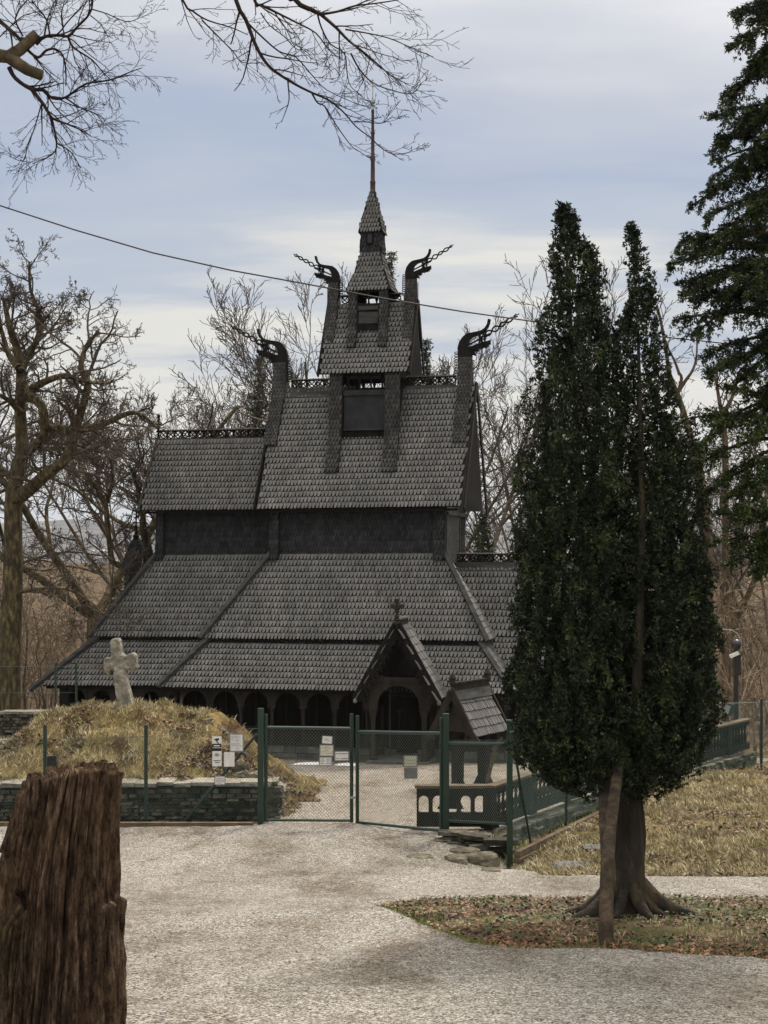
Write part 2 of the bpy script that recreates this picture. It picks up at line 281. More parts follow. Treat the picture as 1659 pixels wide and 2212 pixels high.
def inpoly(x, y, p):
    r = False; n = len(p); j = n-1
    for i in range(n):
        if (p[i][1] > y) != (p[j][1] > y) and x < (p[j][0]-p[i][0])*(y-p[i][1])/(p[j][1]-p[i][1])+p[i][0]: r = not r
        j = i
    return r
def shingles(mb, pts, w=.115, h=.21, th=.038, slab=.05, tip=.24, rows=True, clamp=False, gap_shade=True):
    """pts: planar polygon, first edge along the eave left to right, then up; covers it with real shingles over a slab"""
    A = Vector(pts[0]); U = (Vector(pts[1])-A).normalized(); Nn = None
    for q in pts[2:]:
        c = U.cross(Vector(q)-A)
        if c.length > 1e-4: Nn = c.normalized(); break
    V = Nn.cross(U)
    P2 = [((Vector(p)-A).dot(U), (Vector(p)-A).dot(V)) for p in pts]
    k = len(pts); a = [Vector(p) for p in pts]; b = [Vector(p)-Nn*slab for p in pts]; nf = len(mb.f)
    mb.add(a+b, [tuple(range(k)), tuple(range(2*k-1,k-1,-1))]+[(i,k+i,k+(i+1)%k,(i+1)%k) for i in range(k)])
    if gap_shade: mb.dk.update(range(nf, len(mb.f)) if rows else ())
    if not rows: return
    s0 = min(p[0] for p in P2); s1 = max(p[0] for p in P2); t1 = max(p[1] for p in P2)
    nr = int(math.ceil(t1/h))
    for i in range(nr):
        t = i*h-.03
        ns = int((s1-s0)/w)+2
        for j in range(ns):
            s = s0+(j+(.5 if i%2 else 0))*w
            if not inpoly(s, min(max(t+h*.5,.01), t1-.01), P2): continue
            js = random.uniform(-.004,.004); jt = random.uniform(-.008,.008); jn = random.uniform(-.005,.005)
            hw = w*.465; tp = w*tip; tt = min(t+h*1.3, t1)
            if tt-t < h*.4: continue
            sh = t+h*.72; sk = w*.1; md = min(max(t+h*1.02+jt, sh+.13*h), tt-.004)
            ol = [(s-tp-sk,t+jt,th*1.5+jn),(s+tp-sk,t+jt,th*1.5+jn),(s+hw,sh-.05*h,th*1.15+jn),(s+hw,md,th*.7),(s+hw,tt,th*.2),(s-hw,tt,th*.2),(s-hw,md,th*.7),(s-hw,sh+.12*h,th*1.15+jn)]
            if clamp:
                ol = [(min(max(q[0],s0),s1),q[1],q[2]) for q in ol]
                if max(q[0] for q in ol)-min(q[0] for q in ol) < .01: continue
            top = [A+U*(q[0]+(0 if clamp else js))+V*q[1]+Nn*q[2] for q in ol]
            bot = [A+U*(q[0]+(0 if clamp else js))+V*q[1]+Nn*(max(q[2]-th,.001)) for q in ol]
            nf = len(mb.f)
            mb.add(top+bot, [(0,1,2,3,6,7),(3,4,5,6),(0,8,9,1),(1,9,10,2),(2,10,11,3),(3,11,12,4),(6,5,13,14),(7,6,14,15),(7,15,8,0)])
            if gap_shade: mb.dk.update(range(nf+1, nf+9))  # upper part and edges coloured dark, as painted shade in the gaps
def hipboard(mb, a, b, n, w=.17, t=.06):
    a = Vector(a); b = Vector(b); mb.beam(a, b, t, w, n)
# ------------------------------------------------------------------ the stave church (local x along the long side, y away from the camera)
TH = R(12.7)
church = empty('stave_church', (-0.435, 44.2, 0), -TH)
tag(church, 'black wooden stave church with stacked shingled roofs, dragon heads and spire', 'church')
Z1, Z2, Z3, Z4 = 1.95, 3.34, 5.83, 7.27
# gallery roof (lowest)
m = MB()
shingles(m, [(-5.38,-4.35,1.93),(5.1,-4.35,1.97),(3.41,-2.6,3.95),(-3.62,-2.6,3.93)])
shingles(m, [(-9.62,-3.45,1.8),(-4.3,-3.45,1.9),(-4.3,-1.8,3.78),(-7.58,-1.8,3.78)])
shingles(m, [(5.1,-4.35,1.97),(5.1,-1.5,1.97),(3.41,-1.5,3.95),(3.41,-2.6,3.95)], w=.2, h=.2, gap_shade=False)
shingles(m, [(4.3,-2.75,1.95),(8.4,-2.75,1.95),(7.4,-1.5,3.4),(3.7,-1.5,3.4)])
shingles(m, [(8.4,-2.75,1.95),(8.4,2.75,1.95),(7.4,1.5,3.36),(7.4,-1.5,3.36)], rows=False)
shingles(m, [(8.4,2.75,1.95),(4.6,2.75,1.95),(3.9,1.5,3.36),(7.4,1.5,3.36)], rows=False)
shingles(m, [(5.1,4.35,1.97),(-5.38,4.35,1.93),(-4.15,3.12,3.36),(3.91,3.12,3.36)], rows=False)
shingles(m, [(-5.38,4.35,1.93),(-5.38,-4.35,1.93),(-3.62,-2.6,3.93),(-3.62,2.6,3.93)], rows=False)
shingles(m, [(-4.3,3.45,1.9),(-9.62,3.45,1.8),(-8.1,2.22,3.3),(-4.3,2.22,3.3)], rows=False)
shingles(m, [(-9.62,3.45,1.8),(-9.62,-3.45,1.8),(-8.1,-2.22,3.3),(-8.1,2.22,3.3)], rows=False)
m.build('gallery_roof', M['shingle'], church)
# aisle roof
m = MB()
shingles(m, [(-4.4,-3.34,3.33),(4.2,-3.34,3.38),(2.72,-1.86,5.86),(-2.66,-1.86,5.86)])
shingles(m, [(-8.42,-2.42,3.27),(-3.2,-2.42,3.32),(-2.6,-.96,5.82),(-6.78,-.96,5.82)])
shingles(m, [(4.2,-3.34,3.38),(4.2,-1.4,3.38),(2.72,-1.4,5.86),(2.72,-1.86,5.86)], w=.26, h=.2, tip=.4, gap_shade=False)
shingles(m, [(3.9,-1.55,3.4),(7.6,-1.55,3.4),(7.6,0,5.55),(2.75,0,5.55)], w=.125, h=.24)
shingles(m, [(7.6,1.55,3.4),(3.9,1.55,3.4),(2.75,0,5.55),(7.6,0,5.55)], rows=False)
shingles(m, [(4.2,3.34,3.38),(-4.4,3.34,3.33),(-2.66,1.86,5.86),(2.72,1.86,5.86)], rows=False)
shingles(m, [(-4.4,3.34,3.33),(-4.4,-3.34,3.33),(-2.66,-1.86,5.86),(-2.66,1.86,5.86)], rows=False)
shingles(m, [(4.2,1.4,3.38),(4.2,3.34,3.38),(2.72,1.86,5.86),(2.72,1.4,5.86)], rows=False)
shingles(m, [(-3.2,2.42,3.32),(-8.42,2.42,3.27),(-6.78,.96,5.82),(-2.6,.96,5.82)], rows=False)
shingles(m, [(-8.42,2.42,3.27),(-8.42,-2.42,3.27),(-6.78,-.96,5.82),(-6.78,.96,5.82)], rows=False)
m.build('aisle_roof', M['shingle'], church)
# hip boards
m = MB()
for a, b in [((-5.42,-4.42,1.93),(-4.18,-3.2,3.36)), ((5.14,-4.42,1.97),(3.95,-3.2,3.38)), ((-9.95,-3.6,1.62),(-8.1,-2.25,3.33)),
             ((-4.46,-3.42,3.3),(-2.7,-1.92,5.85)), ((4.28,-3.44,3.33),(2.76,-1.94,5.88)), ((-8.5,-2.5,3.22),(-6.8,-1.0,5.84))]:
    a = Vector(a); b = Vector(b); up = Vector((0,-.6,.8)); m.beam(a+up*.05, b+up*.05, .13, .13, up); m.nxt()
m.build('hip_board', M['board'], church)
m = MB(); cap = MB()
# eave fascia strips (dark) under each roof edge
for a, b in [((-5.3,-4.28,1.87),(5.0,-4.28,1.9)), ((-9.5,-3.38,1.74),(-5.5,-3.38,1.8)), ((-4.2,-3.27,3.24),(4.0,-3.27,3.28)), ((-8.2,-2.35,3.18),(-4.5,-2.35,3.22)),
             ((-7.1,-1.3,7.18),(-3,-1.3,7.2)), ((-2.9,-2.19,7.18),(3.2,-2.19,7.2))]:
    m.beam(a, b, .06, .07); m.nxt()
m.build('eave_board', M['tar'], church)
# clerestory
m = MB()
shingles(m, [(-2.65,-1.85,5.8),(2.73,-1.85,5.8),(2.73,-1.85,7.3),(-2.65,-1.85,7.3)], w=.105, h=.165, th=.02, tip=.3)
m.nxt(); shingles(m, [(-6.75,-.95,5.76),(-2.65,-.95,5.76),(-2.65,-.95,7.3),(-6.75,-.95,7.3)], w=.105, h=.165, th=.02, tip=.3)
shingles(m, [(2.73,.4,5.5),(2.73,1.85,5.5),(2.73,1.85,7.3),(2.73,.4,7.3)], w=.12, h=.165, th=.02, tip=.3)
shingles(m, [(-6.75,.95,5.76),(-6.75,-.95,5.76),(-6.75,-.95,7.3),(-6.75,.95,7.3)], rows=False)
shingles(m, [(2.73,1.85,5.8),(-2.65,1.85,5.8),(-2.65,1.85,7.3),(2.73,1.85,7.3)], rows=False)
shingles(m, [(-2.65,.95,5.76),(-6.75,.95,5.76),(-6.75,.95,7.3),(-2.65,.95,7.3)], rows=False)
shingles(m, [(-2.65,1.85,5.5),(-2.65,-1.85,5.5),(-2.65,-1.85,7.3),(-2.65,1.85,7.3)], rows=False)
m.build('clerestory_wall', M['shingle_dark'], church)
m = MB()
for x0, x1, y in [(-2.72,-2.42,-1.97), (2.42,2.78,-1.97), (-6.82,-6.56,-1.06)]:
    shingles(m, [(x0,y-.12,5.72),(x1,y-.12,5.72),(x1,y,7.25),(x0,y,7.25)], w=(x1-x0)/3, h=.15, th=.02, slab=.12, tip=.2, clamp=True)
    m.box(((x0+x1)/2, y+.08, 6.5), (x1-x0-.02, .1, 1.5)); m.nxt()
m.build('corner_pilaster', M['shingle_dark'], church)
m = MB(); m.box((2.77,-.72,6.45), (.06,2.2,1.75)); m.beam((2.8,.42,5.6),(2.8,.42,7.2),.06,.08); m.beam((2.83,-1.8,7.1),(2.83,1.8,7.1),.05,.1)
m.build('end_wall_board', M['board'], church)
# nave and choir roofs
m = MB()
shingles(m, [(-2.97,-2.27,7.25),(3.27,-2.27,7.3),(3.36,-.02,11.15),(-3.1,-.02,11.15)])
shingles(m, [(3.27,2.27,7.27),(-2.97,2.27,7.27),(-3.1,.02,11.15),(3.36,.02,11.15)], rows=False)
m.build('nave_roof', M['shingle'], church)
m = MB()
shingles(m, [(-7.24,-1.37,7.26),(-2.9,-1.37,7.26),(-2.9,-.02,9.6),(-7.16,-.02,9.6)])
shingles(m, [(-2.9,1.37,7.26),(-7.24,1.37,7.26),(-7.16,.02,9.6),(-2.9,.02,9.6)], rows=False)
m.build('choir_roof', M['shingle'], church)
m = MB()   # plank gables, set in from the barge boards
m.prism([(-1.85,7.1),(1.85,7.1),(0,10.75)], (2.5,0,0), (0,1,0), (0,0,1), (1,0,0), .08); m.nxt()
for i in range(-7,8): m.box((2.56, i*.24, 7.1+(1.75-abs(i*.24))*1.9/2), (.03,.03,(1.75-abs(i*.24))*1.9))
m.prism([(-1.85,7.1),(1.85,7.1),(0,10.75)], (-2.72,0,0), (0,1,0), (0,0,1), (1,0,0), .08); m.nxt()
m.prism([(-.95,7.1),(.95,7.1),(0,9.2)], (-6.8,0,0), (0,1,0), (0,0,1), (1,0,0), .08); m.nxt()
m.prism([(-2.6,-.1),(2.6,-.1),(2.6,1.95),(1.5,3.3),(0,5.4),(-1.5,3.3),(-2.6,1.95)], (7.3,0,0), (0,1,0), (0,0,1), (1,0,0), .08)
m.build('gable_wall', M['black'], church)
m = MB()
for s in (-1,1):
    m.beam((3.4,s*2.3,7.2),(3.42,s*.03,11.18),.05,.24,(1,0,0) if 0 else (0,-s*.86,.5))
    m.nxt(); m.beam((-3.12,s*2.3,7.2),(-3.14,s*.03,11.18),.05,.2,(0,-s*.86,.5)); m.nxt()
m.build('nave_barge_board', M['tar'], church)
m = MB()
m.beam((-7.29,-1.4,7.2),(-7.2,-.02,9.62),.06,.16,(0,-.86,.5)); m.nxt(); m.beam((-7.29,1.4,7.2),(-7.2,.02,9.62),.06,.16,(0,.86,.5))
m.build('choir_barge_board', M['board'], church)
# ridge boards and carved crests
def crest(name, x0, x1, y, z, hgt, board=True, bh=.28, sl=1.72, axis='x'):
    m = MB()
    if board:
        for s in (-1,1):
            m.add([(x0,s*.04,z+.03),(x1,s*.04,z+.03),(x1,s*(bh/sl+.06),z-bh),(x0,s*(bh/sl+.06),z-bh),(x0,s*.0,z+.0),(x1,s*.0,z+.0),(x1,s*(bh/sl),z-bh-.02),(x0,s*(bh/sl),z-bh-.02)],
                  [(0,1,2,3),(7,6,5,4),(3,2,6,7),(0,4,5,1),(0,3,7,4),(1,5,6,2)])
        m.build('ridge_board', M['board'], church); m = MB()
    r = hgt*.36; n = max(1, int((x1-x0)/(r*2.1))); st = (x1-x0)/n; zc = z+.02+hgt*.47
    for i in range(n):
        cx = x0+st*(i+.5)
        m.tube([(cx+math.cos(t)*r, y, zc+math.sin(t)*r) for t in np.linspace(0,2*math.pi,9)], .02, 4, False)
        s = 1 if i%2 else -1
        m.tube([(cx-st*.5, y, zc-s*r), (cx-st*.15, y+.01, zc-s*r*.2), (cx+st*.15, y, zc+s*r*.5), (cx+st*.5, y, zc+s*r*1.0)], .019, 4, False)
        m.tube([(cx-st*.5, y, zc+s*r*.6), (cx, y-.01, zc+s*r*.1), (cx+st*.25, y, zc-s*r*.7)], .016, 4, False)
        m.tube([(cx+st*.5, y, zc-r), (cx+st*.5, y, zc+r)], .016, 4, False)
    m.beam((x0,y,z+.03),(x1,y,z+.03),.05,.035); m.beam((x0,y,z+hgt*.9),(x1,y,z+hgt*.9),.05,.035)
    o = m.build(name, M['tar'], church)
    m = MB()
    k = int((x1-x0)/.09)
    for i in range(k): m.box((x0+.045+i*.09, y, z+hgt*.98), (.078,.15,.035), Matrix.Rotation(R(14),3,'Y'))
    m.build('crest_cap', M['cappale'], o)
crest('carved_crest', -2.62, -.95, 0, 11.15, .32); crest('carved_crest', 1.15, 2.76, 0, 11.15, .32)
crest('carved_crest', -7.12, -3.3, 0, 9.6, .32)
crest('carved_crest', 2.75, 7.5, 0, 5.58, .3)
crest('carved_crest', -.95, -.45, 0, 13.8, .32); crest('carved_crest', .66, 1.1, 0, 13.8, .32)
# cross finial at the choir end
m = MB()
m.tube([(-7.17,0,9.5),(-7.17,0,10.4)],.035,6); m.box((-7.17,0,10.12),(.2,.05,.05)); m.box((-7.17,0,10.02),(.1,.1,.08)); m.box((-7.17,0,10.38),(.08,.08,.1)); m.box((-7.26,0,10.12),(.04,.07,.1)); m.box((-7.08,0,10.12),(.04,.07,.1))
m.lathe((-7.17,0,9.85),[(.06,0),(.09,.04),(.04,.1)],8)
m.build('ridge_finial', M['tar'], church)
# ---------------- lantern, turrets
CX = .08
def lantern(hw, z0, z1, zo0, zo1, ncol, name):   # square open lantern: band below, pierced band above
    m = MB(); sh = .9*hw
    for s, ax in (((0,-1),(1,0)), ((0,1),(1,0)), ((1,0),(0,1)), ((-1,0),(0,1))):
        c = Vector((CX+s[0]*hw, s[1]*hw, 0)); u = Vector((ax[0],ax[1],0)); n = Vector((s[0],s[1],0))
        def bx(a, b, za, zb, t=.06, off=0):
            m.prism([(a,za),(b,za),(b,zb),(a,zb)], c+n*off, u, (0,0,1), n, t)
        bx(-hw+.04, hw-.04, z0, zo0); bx(-hw+.04, hw-.04, zo1, z1)
        for i in range(ncol+1):
            a = -hw+.1+(2*hw-.2)*i/ncol
            m.lathe(c+u*a+Vector((0,0,zo0)), [(.05,0),(.03,.06),(.028,(zo1-zo0)*.7),(.05,(zo1-zo0)*.85),(.06,zo1-zo0)], 6)
    m.build(name, M['tar'], church)
    # four corner posts
    m = MB()
    for a in (-1,1):
        for b in (-1,1): m.box((CX+a*hw*.96, b*hw*.96, (z0+z1)/2), (.14,.14,z1-z0-.01)); m.nxt()
    return m
m = lantern(1.0, 9.3, 11.55, 10.98, 11.4, 5, 'lantern_wall'); m.build('lantern_post', M['tar'], church)
m = MB(); m.box((CX,-1.045,10.28),(1.35,.05,1.1)); m.beam((CX-.68,-1.09,10.87),(CX+.68,-1.09,10.87),.07,.16); m.beam((CX-.68,-1.085,9.74),(CX+.68,-1.085,9.74),.06,.07)
m.build('lantern_panel', M['shingle_dark'], church)
def strip(m, x0, x1, path, w=.105, h=.15, back=False, th=.018, slab=.07):   # shingled strip following (y, z) points from the bottom up
    for (ya,za),(yb,zb) in zip(path, path[1:]):
        if back: shingles(m, [(x1,-ya,za),(x0,-ya,za),(x0,-yb,zb),(x1,-yb,zb)], w=w, h=h, th=th, slab=slab, rows=False)
        else: shingles(m, [(x0,ya,za),(x1,ya,za),(x1,yb,zb),(x0,yb,zb)], w=(x1-x0)/round((x1-x0)/w), h=h, th=th, slab=slab, tip=.2, clamp=True)
    m.nxt()
m = MB()
for x0, x1 in ((-1.04,-.62), (.74,1.2)):
    for bk in (False, True): strip(m, x0, x1, [(-1.72,8.4),(-1.26,9.62),(-1.12,11.5)], back=bk)
m.build('lantern_pilaster', M['shingle_mid'], church)
m = MB()
shingles(m, [(-1.36,-1.2,11.48),(1.47,-1.2,11.48),(1.5,-.02,13.82),(-1.33,-.02,13.82)], w=.12, h=.19)
shingles(m, [(1.47,1.2,11.48),(-1.36,1.2,11.48),(-1.33,.02,13.82),(1.5,.02,13.82)], rows=False)
m.build('lantern_roof', M['shingle'], church)
m = MB()
m.prism([(-.95,11.5),(.95,11.5),(0,13.5)], (1.0,0,0), (0,1,0), (0,0,1), (1,0,0), .06); m.nxt(); m.prism([(-.95,11.5),(.95,11.5),(0,13.5)], (-1.05,0,0), (0,1,0), (0,0,1), (1,0,0), .06)
for s in (-1,1):
    m.nxt(); m.beam((1.52,s*1.22,11.42),(1.55,s*.03,13.86),.05,.16,(0,-s*.86,.5)); m.nxt(); m.beam((-1.4,s*1.22,11.42),(-1.37,s*.03,13.86),.05,.14,(0,-s*.86,.5))
m.build('lantern_gable', M['tar'], church)
m = lantern(.56, 12.9, 14.2, 13.72, 14.08, 2, 'belfry_wall'); m.build('belfry_post', M['tar'], church)
m = MB(); m.box((CX,-.6,13.28),(.62,.05,.36)); m.beam((CX-.32,-.63,13.58),(CX+.32,-.63,13.58),.06,.13); m.build('belfry_panel', M['board'], church)
m = MB()
for x0, x1 in ((-.56,-.27), (.43,.72)):
    for bk in (False, True): strip(m, x0, x1, [(-.88,12.36),(-.68,13.0),(-.64,14.15)], w=.095, h=.14, back=bk)
m.build('belfry_pilaster', M['shingle_mid'], church)
def pyramid(name, prof, w, h, mat):
    m = MB()
    for (ha,za),(hb,zb) in zip(prof, prof[1:]):
        for k in range(4):
            rot = Matrix.Rotation(k*math.pi/2, 4, 'Z')
            q = [rot@Vector(p)+Vector((CX,0,0)) for p in ((-ha,-ha,za),(ha,-ha,za),(hb,-hb,zb),(-hb,-hb,zb))]
            shingles(m, q, w=w, h=h, th=.025, slab=.02, tip=.2)
    return m.build(name, mat, church)
pyramid('belfry_roof', [(.72,14.13),(.45,14.8),(.29,15.46)], .11, .165, M['shingle'])
pyramid('turret_neck', [(.33,15.42),(.3,16.1)], .1, .15, M['shingle_dark'])
m = MB(); m.box((CX-.02,-.345,15.82),(.14,.05,.3)); m.build('neck_window', M['black'], church)
m = MB(); m.beam((CX-.12,-.37,15.98),(CX+.1,-.37,15.98),.05,.05); m.beam((CX-.12,-.37,15.66),(CX+.1,-.37,15.66),.05,.05); m.beam((CX-.11,-.37,15.64),(CX-.11,-.37,16),.05,.05); m.beam((CX+.08,-.37,15.64),(CX+.08,-.37,16),.05,.05); m.build('neck_window_frame', M['tar'], church)
pyramid('spire_roof', [(.37,16.05),(.2,16.75),(.06,17.38)], .095, .15, M['shingle'])
m = MB(); m.lathe((CX,0,17.3),[(.1,0),(.12,.05),(.085,.1),(.085,.35),(.1,.38),(.075,.42),(.065,1.05),(.09,1.1),(.06,1.16),(.08,1.2),(.06,1.24),(.055,1.9),(.08,1.95),(.05,2.0),(.045,2.6),(.055,2.62),(.05,2.7)],10)
m.build('spire', M['spire'], church, True)
m = MB(); m.lathe((CX,0,19.95),[(.018,0),(.016,.95),(.03,.97),(.03,1.0),(.01,1.03)],6); m.box((CX,0,20.72),(.09,.02,.03)); m.build('spire_rod', M['rod'], church)
# ---------------- dragon heads and their shingled necks
def T(pts, s, mir): return [((x-1250)*.00148*s*mir, (1180-y)*.00148*s) for x, y in pts]
HEAD = [(1400,1190),(1412,1000),(1375,870),(1300,765),(1220,705),(1100,680),(1000,665),(900,640),(835,595),(785,520),(762,408),(712,415),(728,500),(765,590),(825,655),(850,700),(960,735),(1080,770),(1155,830),(1185,905),(1190,1000),(1080,958),(950,908),(800,880),(712,852),(712,935),(760,952),(745,990),(790,985),(830,1020),(860,1000),(905,1040),(930,1010),(1000,1060),(965,1075),(1060,1085),(1020,1160),(1100,1130),(1105,1190)]
def dragon(x, z, s, mir):
    m = MB(); ax = (1,0,0); o = (x,0,z); y = Vector((0,-1,0))
    pts = T(HEAD, s, mir)
    if mir < 0: pts = pts[::-1]
    # build as strips so the concave outline fills cleanly
    m.prism(pts, o, ax, (0,0,1), (0,-1,0), .17*s)
    h = m.build('dragon_head', M['tar'], church)
    m = MB()
    def line(a, r, n=5, yy=0): m.tube([Vector((x,yy,z))+Vector((p[0],0,p[1])) for p in T(a, s, mir)], r*s, n)
    line([(1190,940),(1000,850),(820,740)], .03)
    # openwork tongue: two interlaced strands
    A = Vector((820,740)); B = Vector((150,345)); d = B-A; nn = Vector((-d.y,d.x)).normalized()
    s1 = []; s2 = []
    for i in range(29):
        t = i/28; w = 62*(1-t*.55)*math.sin(t*math.pi*4.5+.2)
        s1.append(tuple(A+d*t+nn*w)); s2.append(tuple(A+d*t-nn*w*.9))
    line(s1, .028, 5, .02); line(s2, .028, 5, -.02); line([(150,345),(105,315)], .018)
    line([(860,790),(720,720)], .04)
    m.build('dragon_tongue', M['tar'], h)
    m = MB()
    for a in ([(860,690),(830,860),(850,1000)], [(940,720),(900,900),(880,1010)], [(850,700),(930,850),(800,990)], [(800,800),(950,860)], [(780,960),(940,830)], [(830,640),(800,780)], [(950,730),(945,1000)]):
        for yy in (-.09*s, .09*s): line(a, .016, 4, yy)
    for a in ([(1190,1000),(960,1060),(1060,1110)], [(1330,1080),(1120,1130),(1030,1160)]):
        for yy in (-.1*s, .1*s): line(a, .016, 4, yy)
    m.build('dragon_bridle', M['tar'], h)
    m = MB()
    cpt = T([(1405,960+40),(1290,965),(1180,1010),(1130,1120),(1105,1195),(1180,1215),(1260,1200),(1330,1220),(1400,1195)], s, mir)
    if mir < 0: cpt = cpt[::-1]
    m.prism(cpt, o, ax, (0,0,1), (0,-1,0), .26*s)
    m.build('dragon_collar', M['tar'], h)
    return h
def neck(x, z, s, mir, path, comb0):
    """shingled neck up the roof edge; comb of rings on the inner side"""
    w = .42*s if s == 1 else .34
    m = MB(); sw = .1 if s == 1 else .085
    m.nxt = lambda: None
    for bk in (False, True): strip(m, x-w/2, x+w/2, path, w=sw, h=.125, back=bk, th=.016)
    # solid flanks between front and back faces above the ridge
    yt, zt = path[-1]; yb, zb = path[-2]
    for sx in (-1,1): m.prism([(yb,zb),(-yb,zb),(-yt,zt),(yt,zt)], (x+sx*(w/2-.015),0,0), (0,1,0), (0,0,1), (1,0,0), .03)
    m.prism([(-w/2,yt),(w/2,yt),(w/2,-yt),(-w/2,-yt)], (x,0,zt), (1,0,0), (0,1,0), (0,0,1), .04)
    nk = m.build('dragon_neck', M['shingle_mid'], church)
    m = MB(); k = 0; zz = z+.12
    while zz > comb0:
        cx = x+mir*(w/2+.075*s+.03*((z-zz)/1.0))
        m.tube([(cx+.075*s*math.cos(t), .0, zz+.03*math.sin(t)) for t in np.linspace(0,2*math.pi,8)], .013, 4, False); zz -= .085*s
    m.tube([(x+mir*(w/2+.01), 0, z+.15), (x+mir*(w/2+.01), 0, comb0)], .02, 4)
    if True:
        zz = z-.15
        while zz > comb0-.3:
            cx = x-mir*(w/2+.03)
            m.tube([(cx+.03*math.cos(t), .0, zz+.03*math.sin(t)) for t in np.linspace(0,2*math.pi,7)], .01, 4, False); zz -= .08*s
    m.build('neck_comb', M['tar'], nk)
for x, z, s, mir in ((-2.97,12.0,1,1), (3.06,12.05,1,-1)):
    dragon(x, z, s, mir); neck(x, z, s, mir, [(-1.2,9.3),(-.34,10.95),(-.12,12.02)], 11.4)
for x, z, s, mir in ((-1.19,14.5,.8,1), (1.33,14.55,.8,-1)):
    dragon(x, z, s, mir); neck(x, z, s, mir, [(-.72,12.5),(-.25,13.6),(-.1,14.52)], 14.05)

# ---------------- gallery arcade, walls, foundation
def archbay(m, x0, x1, y, zs, zt, r=None, t=.07):
    c = (x0+x1)/2; r = r or (x1-x0)/2-.1
    arc = [(c+r*math.cos(a), zs+r*math.sin(a)*1.05) for a in np.linspace(0, math.pi, 13)]
    for p, q in zip(arc, arc[1:]):
        m.prism([(q[0],q[1]),(p[0],p[1]),(p[0],zt),(q[0],zt)], (0,y,0), (1,0,0), (0,0,1), (0,-1,0), t)
    m.prism([(x0,zs-.04),(arc[-1][0],zs-.04),(arc[-1][0],zt),(x0,zt)], (0,y,0), (1,0,0), (0,0,1), (0,-1,0), t)
    m.prism([(arc[0][0],zs-.04),(x1,zs-.04),(x1,zt),(arc[0][0],zt)], (0,y,0), (1,0,0), (0,0,1), (0,-1,0), t)
def column(x, y, z0, zs, r=.06):
    m = MB(); m.lathe((x,y,z0),[(r*1.5,0),(r*1.5,.05),(r*1.1,.08),(r,.12),(r*.9,zs-z0-.2),(r*1.15,zs-z0-.18),(r*.95,zs-z0-.15),(r*1.7,zs-z0-.03),(r*1.9,zs-z0)],10)
    m.box((x,y,zs+.015),(r*4,r*3.2,.04)); return m.build('arcade_column', M['tarbrown'], church)
m = MB(); zs = 1.4
xs = [-4.85+.955*i for i in range(11)]
skip = (6,7)
for i, (a, b) in enumerate(zip(xs, xs[1:])):
    if a > .9 and b < 3.3 and False: continue
    archbay(m, a, b, -4.1, zs+.03, 1.95); m.nxt()
xc = [-8.98+.82*i for i in range(6)]
for a, b in zip(xc, xc[1:]): archbay(m, a, b, -3.2, zs-.06, 1.86); m.nxt()
m.build('arcade_arch', M['tarbrown'], church)
for x in xs: column(x, -4.1, .3, zs)
for x in xc[1:5]: column(x, -3.2, .3, zs-.09)
m = MB(); m.box((-8.98,-3.2,1.0),(.3,.12,1.75)); m.nxt(); m.box((-4.98,-4.1,1.0),(.14,.14,1.7)); m.nxt(); m.box((4.78,-4.1,1.0),(.14,.14,1.7)); m.build('corner_post', M['tar'], church)
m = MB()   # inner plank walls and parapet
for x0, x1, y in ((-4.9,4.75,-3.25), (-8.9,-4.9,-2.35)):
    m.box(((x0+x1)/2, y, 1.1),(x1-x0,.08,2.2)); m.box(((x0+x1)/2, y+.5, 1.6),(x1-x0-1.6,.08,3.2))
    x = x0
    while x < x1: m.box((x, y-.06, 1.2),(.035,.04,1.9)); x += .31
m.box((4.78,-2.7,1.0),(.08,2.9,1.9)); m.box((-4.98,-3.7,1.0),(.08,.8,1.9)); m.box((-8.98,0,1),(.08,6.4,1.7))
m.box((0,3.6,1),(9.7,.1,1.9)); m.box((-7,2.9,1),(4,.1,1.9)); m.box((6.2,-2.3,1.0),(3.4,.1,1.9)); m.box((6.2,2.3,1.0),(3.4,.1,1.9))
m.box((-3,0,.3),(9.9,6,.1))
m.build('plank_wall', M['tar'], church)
m = MB()
for x0, x1, y in ((-4.95,.95,-4.08), (3.25,4.8,-4.08), (-8.95,-4.95,-3.18)):
    m.box(((x0+x1)/2, y, .56),(x1-x0,.07,.4)); m.box(((x0+x1)/2, y, .79),(x1-x0,.12,.05)); m.box(((x0+x1)/2, y-.02, .335),(x1-x0,.16,.08)); m.nxt()
m.build('parapet', M['tar'], church)
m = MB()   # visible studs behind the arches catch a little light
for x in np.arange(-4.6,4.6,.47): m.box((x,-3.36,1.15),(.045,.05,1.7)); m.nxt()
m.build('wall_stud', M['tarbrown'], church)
m = MB()
def blocks(m, x0, x1, y, z0, z1, rows, dy=.5, ax='x'):
    for r in range(rows):
        h = (z1-z0)/rows; x = x0-random.random()*.2
        while x < x1:
            l = random.uniform(.3,.8); a = max(x,x0); b = min(x+l-.02,x1)
            if b-a > .05:
                jy = random.uniform(-.03,.03)
                c = ((a+b)/2, y+jy, z0+h*(r+.5)) if ax == 'x' else (y+jy, (a+b)/2, z0+h*(r+.5))
                m.box(c, (b-a, dy, h-.02) if ax == 'x' else (dy, b-a, h-.02))
            x += l
blocks(m, -4.95, 4.85, -3.98, -.35, .29, 3, .34); m.nxt(); blocks(m, -8.95, -4.95, -3.05, -.2, .29, 2, .34); m.nxt(); blocks(m, 4.85, 8, -2.4, -.3, .29, 2, .4); m.nxt(); blocks(m, -4, -2.6, 4.9, -.3, .3, 3, .3, 'y')
m.build('stone_foundation', M['stone_blk'], church)
m = MB(); m.box((0,-4.35,-.12),(9.9,.35,.14)); m.build('plinth_beam', M['board'], church)

